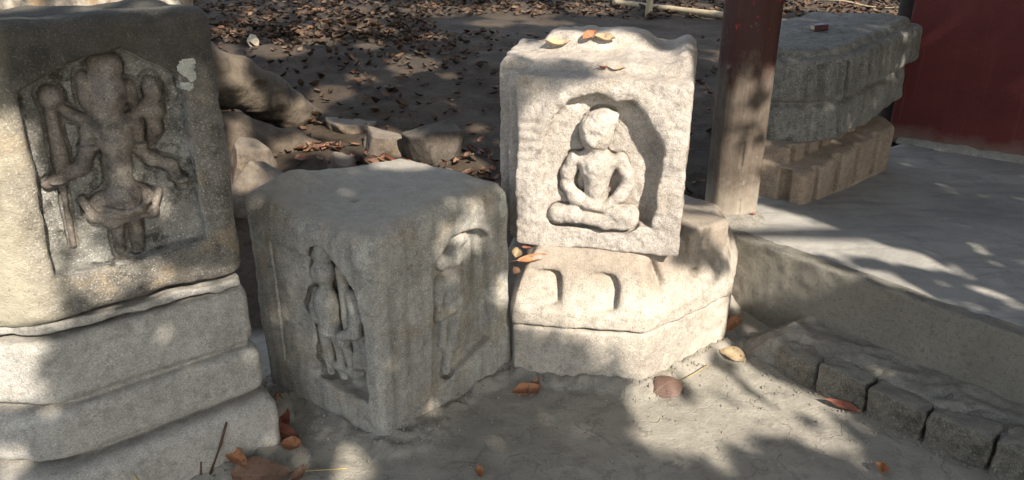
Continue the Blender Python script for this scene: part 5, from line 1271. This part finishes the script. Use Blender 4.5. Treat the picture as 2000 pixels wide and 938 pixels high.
def build_litter():
    rng = np.random.default_rng(9)
    protos = []
    for k in range(7):
        V_, F_ = leaf_mesh(0.105 + 0.012 * (k % 3), 0.055 + 0.008 * (k % 4), 0.3 + 0.15 * (k % 5), 0.3 + 0.12 * (k % 4), 400 + k, 0.3 * (k % 2), n=9, m=4, stalk=0)
        me = mesh_np('dry_leaf', V_, F_); me.materials.append(M[('leaf_dull', 'leaf_brown', 'leaf_red', 'litter', 'leaf_brown', 'leaf_dull', 'litter')[k]]); protos.append(me)
    NEAR = 265
    for i, (x, y, s_) in enumerate(LP[:NEAR]):
        rz, (ta, tb) = litter_pose(rng)
        o = bpy.data.objects.new('dry_leaf', protos[rng.integers(0, 7)]); COL.objects.link(o)
        o.location = (x, y, ground_z(x, y) + 0.004 + 0.012 * rng.random()); o.rotation_euler = (ta, tb, rz); o.scale = (s_ * rng.uniform(0.75, 1.2),) * 3
        tag(o, 'dry curled leaf lying on the dark soil behind the carved stones', 'leaf', 'dry leaves on the soil behind the stones')
    base = [leaf_mesh(0.11, 0.06 + 0.01 * k, 0.4 + 0.2 * k, 0.35 + 0.15 * k, 420 + k, 0.3, n=4, m=2, stalk=0) for k in range(4)]
    VV, FF, off = [], [], 0
    for (x, y, s_) in LP[NEAR:]:
        V_, F_ = base[rng.integers(0, 4)]
        rz, (ta, tb) = litter_pose(rng)
        m = np.array((Matrix.Rotation(rz, 3, 'Z') @ Matrix.Rotation(tb, 3, 'Y') @ Matrix.Rotation(ta, 3, 'X')), np.float32)
        VV.append(V_ @ m.T * s_ * rng.uniform(0.7, 1.3) + np.array([x, y, ground_z(x, y) + 0.02 * rng.random()], np.float32)); FF.append(F_ + off); off += len(V_)
    o = link('leaf_litter', mesh_np('leaf_litter', np.concatenate(VV), np.concatenate(FF)), M['litter'])
    tag(o, 'thick carpet of dry fallen leaves far behind the stones', 'leaf litter', kind='stuff')
build_litter()
def crumbs():
    rng = np.random.default_rng(12); V, F = [], []
    ico = np.array([(0, 0, 1), (0.9, 0, 0.1), (-0.4, 0.85, -0.1), (-0.45, -0.8, 0.1), (0.2, 0.5, -0.8), (0.1, -0.6, -0.8)], np.float32)
    fc = [(0, 1, 2), (0, 2, 3), (0, 3, 1), (1, 4, 2), (2, 4, 3), (3, 5, 1), (1, 5, 4), (3, 4, 5)]
    n = 0
    while n < 2600:
        x, y = rng.uniform(-1.1, 1.45), rng.uniform(1.5, 2.6)
        near = min(abs(float(convex(np.array(x), np.array(y), p, 0.02))) for p in (BLK_PTS, BASE_PTS, PED_PTS))
        if any(float(convex(np.array(x), np.array(y), p, 0.02)) < 0.0 for p in (BLK_PTS, BASE_PTS, PED_PTS)): continue
        edge = abs((x - 0.905) * 0.772 + (y - 2.265) * 0.636)
        near = min(near, edge)
        if rng.random() > math.exp(-near / 0.05) + 0.05: continue
        if (x - 0.905) * 0.772 + (y - 2.265) * 0.636 > 0.02: continue
        r = 0.0016 + 0.0055 * rng.random() ** 4
        q = ico * r * rng.uniform(0.6, 1.3, (6, 3)) + np.array([x, y, ground_z(x, y) + r * 0.25])
        V.append(q); F += [tuple(i + 6 * n for i in f) for f in fc]; n += 1
    o = link('grit', mesh_np('grit', np.concatenate(V), np.array(F), False), M['mortar'])
    tag(o, 'loose grit and crumbs of mortar strewn over the mud floor', 'grit', kind='stuff')
crumbs()
bx = build_box(); bx.location = (1.472, 3.66, 0.988); bx.rotation_euler = (R(3), R(-4), R(6))
tag(bx, 'small dark red cardboard box lying on the rough grey stone', 'box')
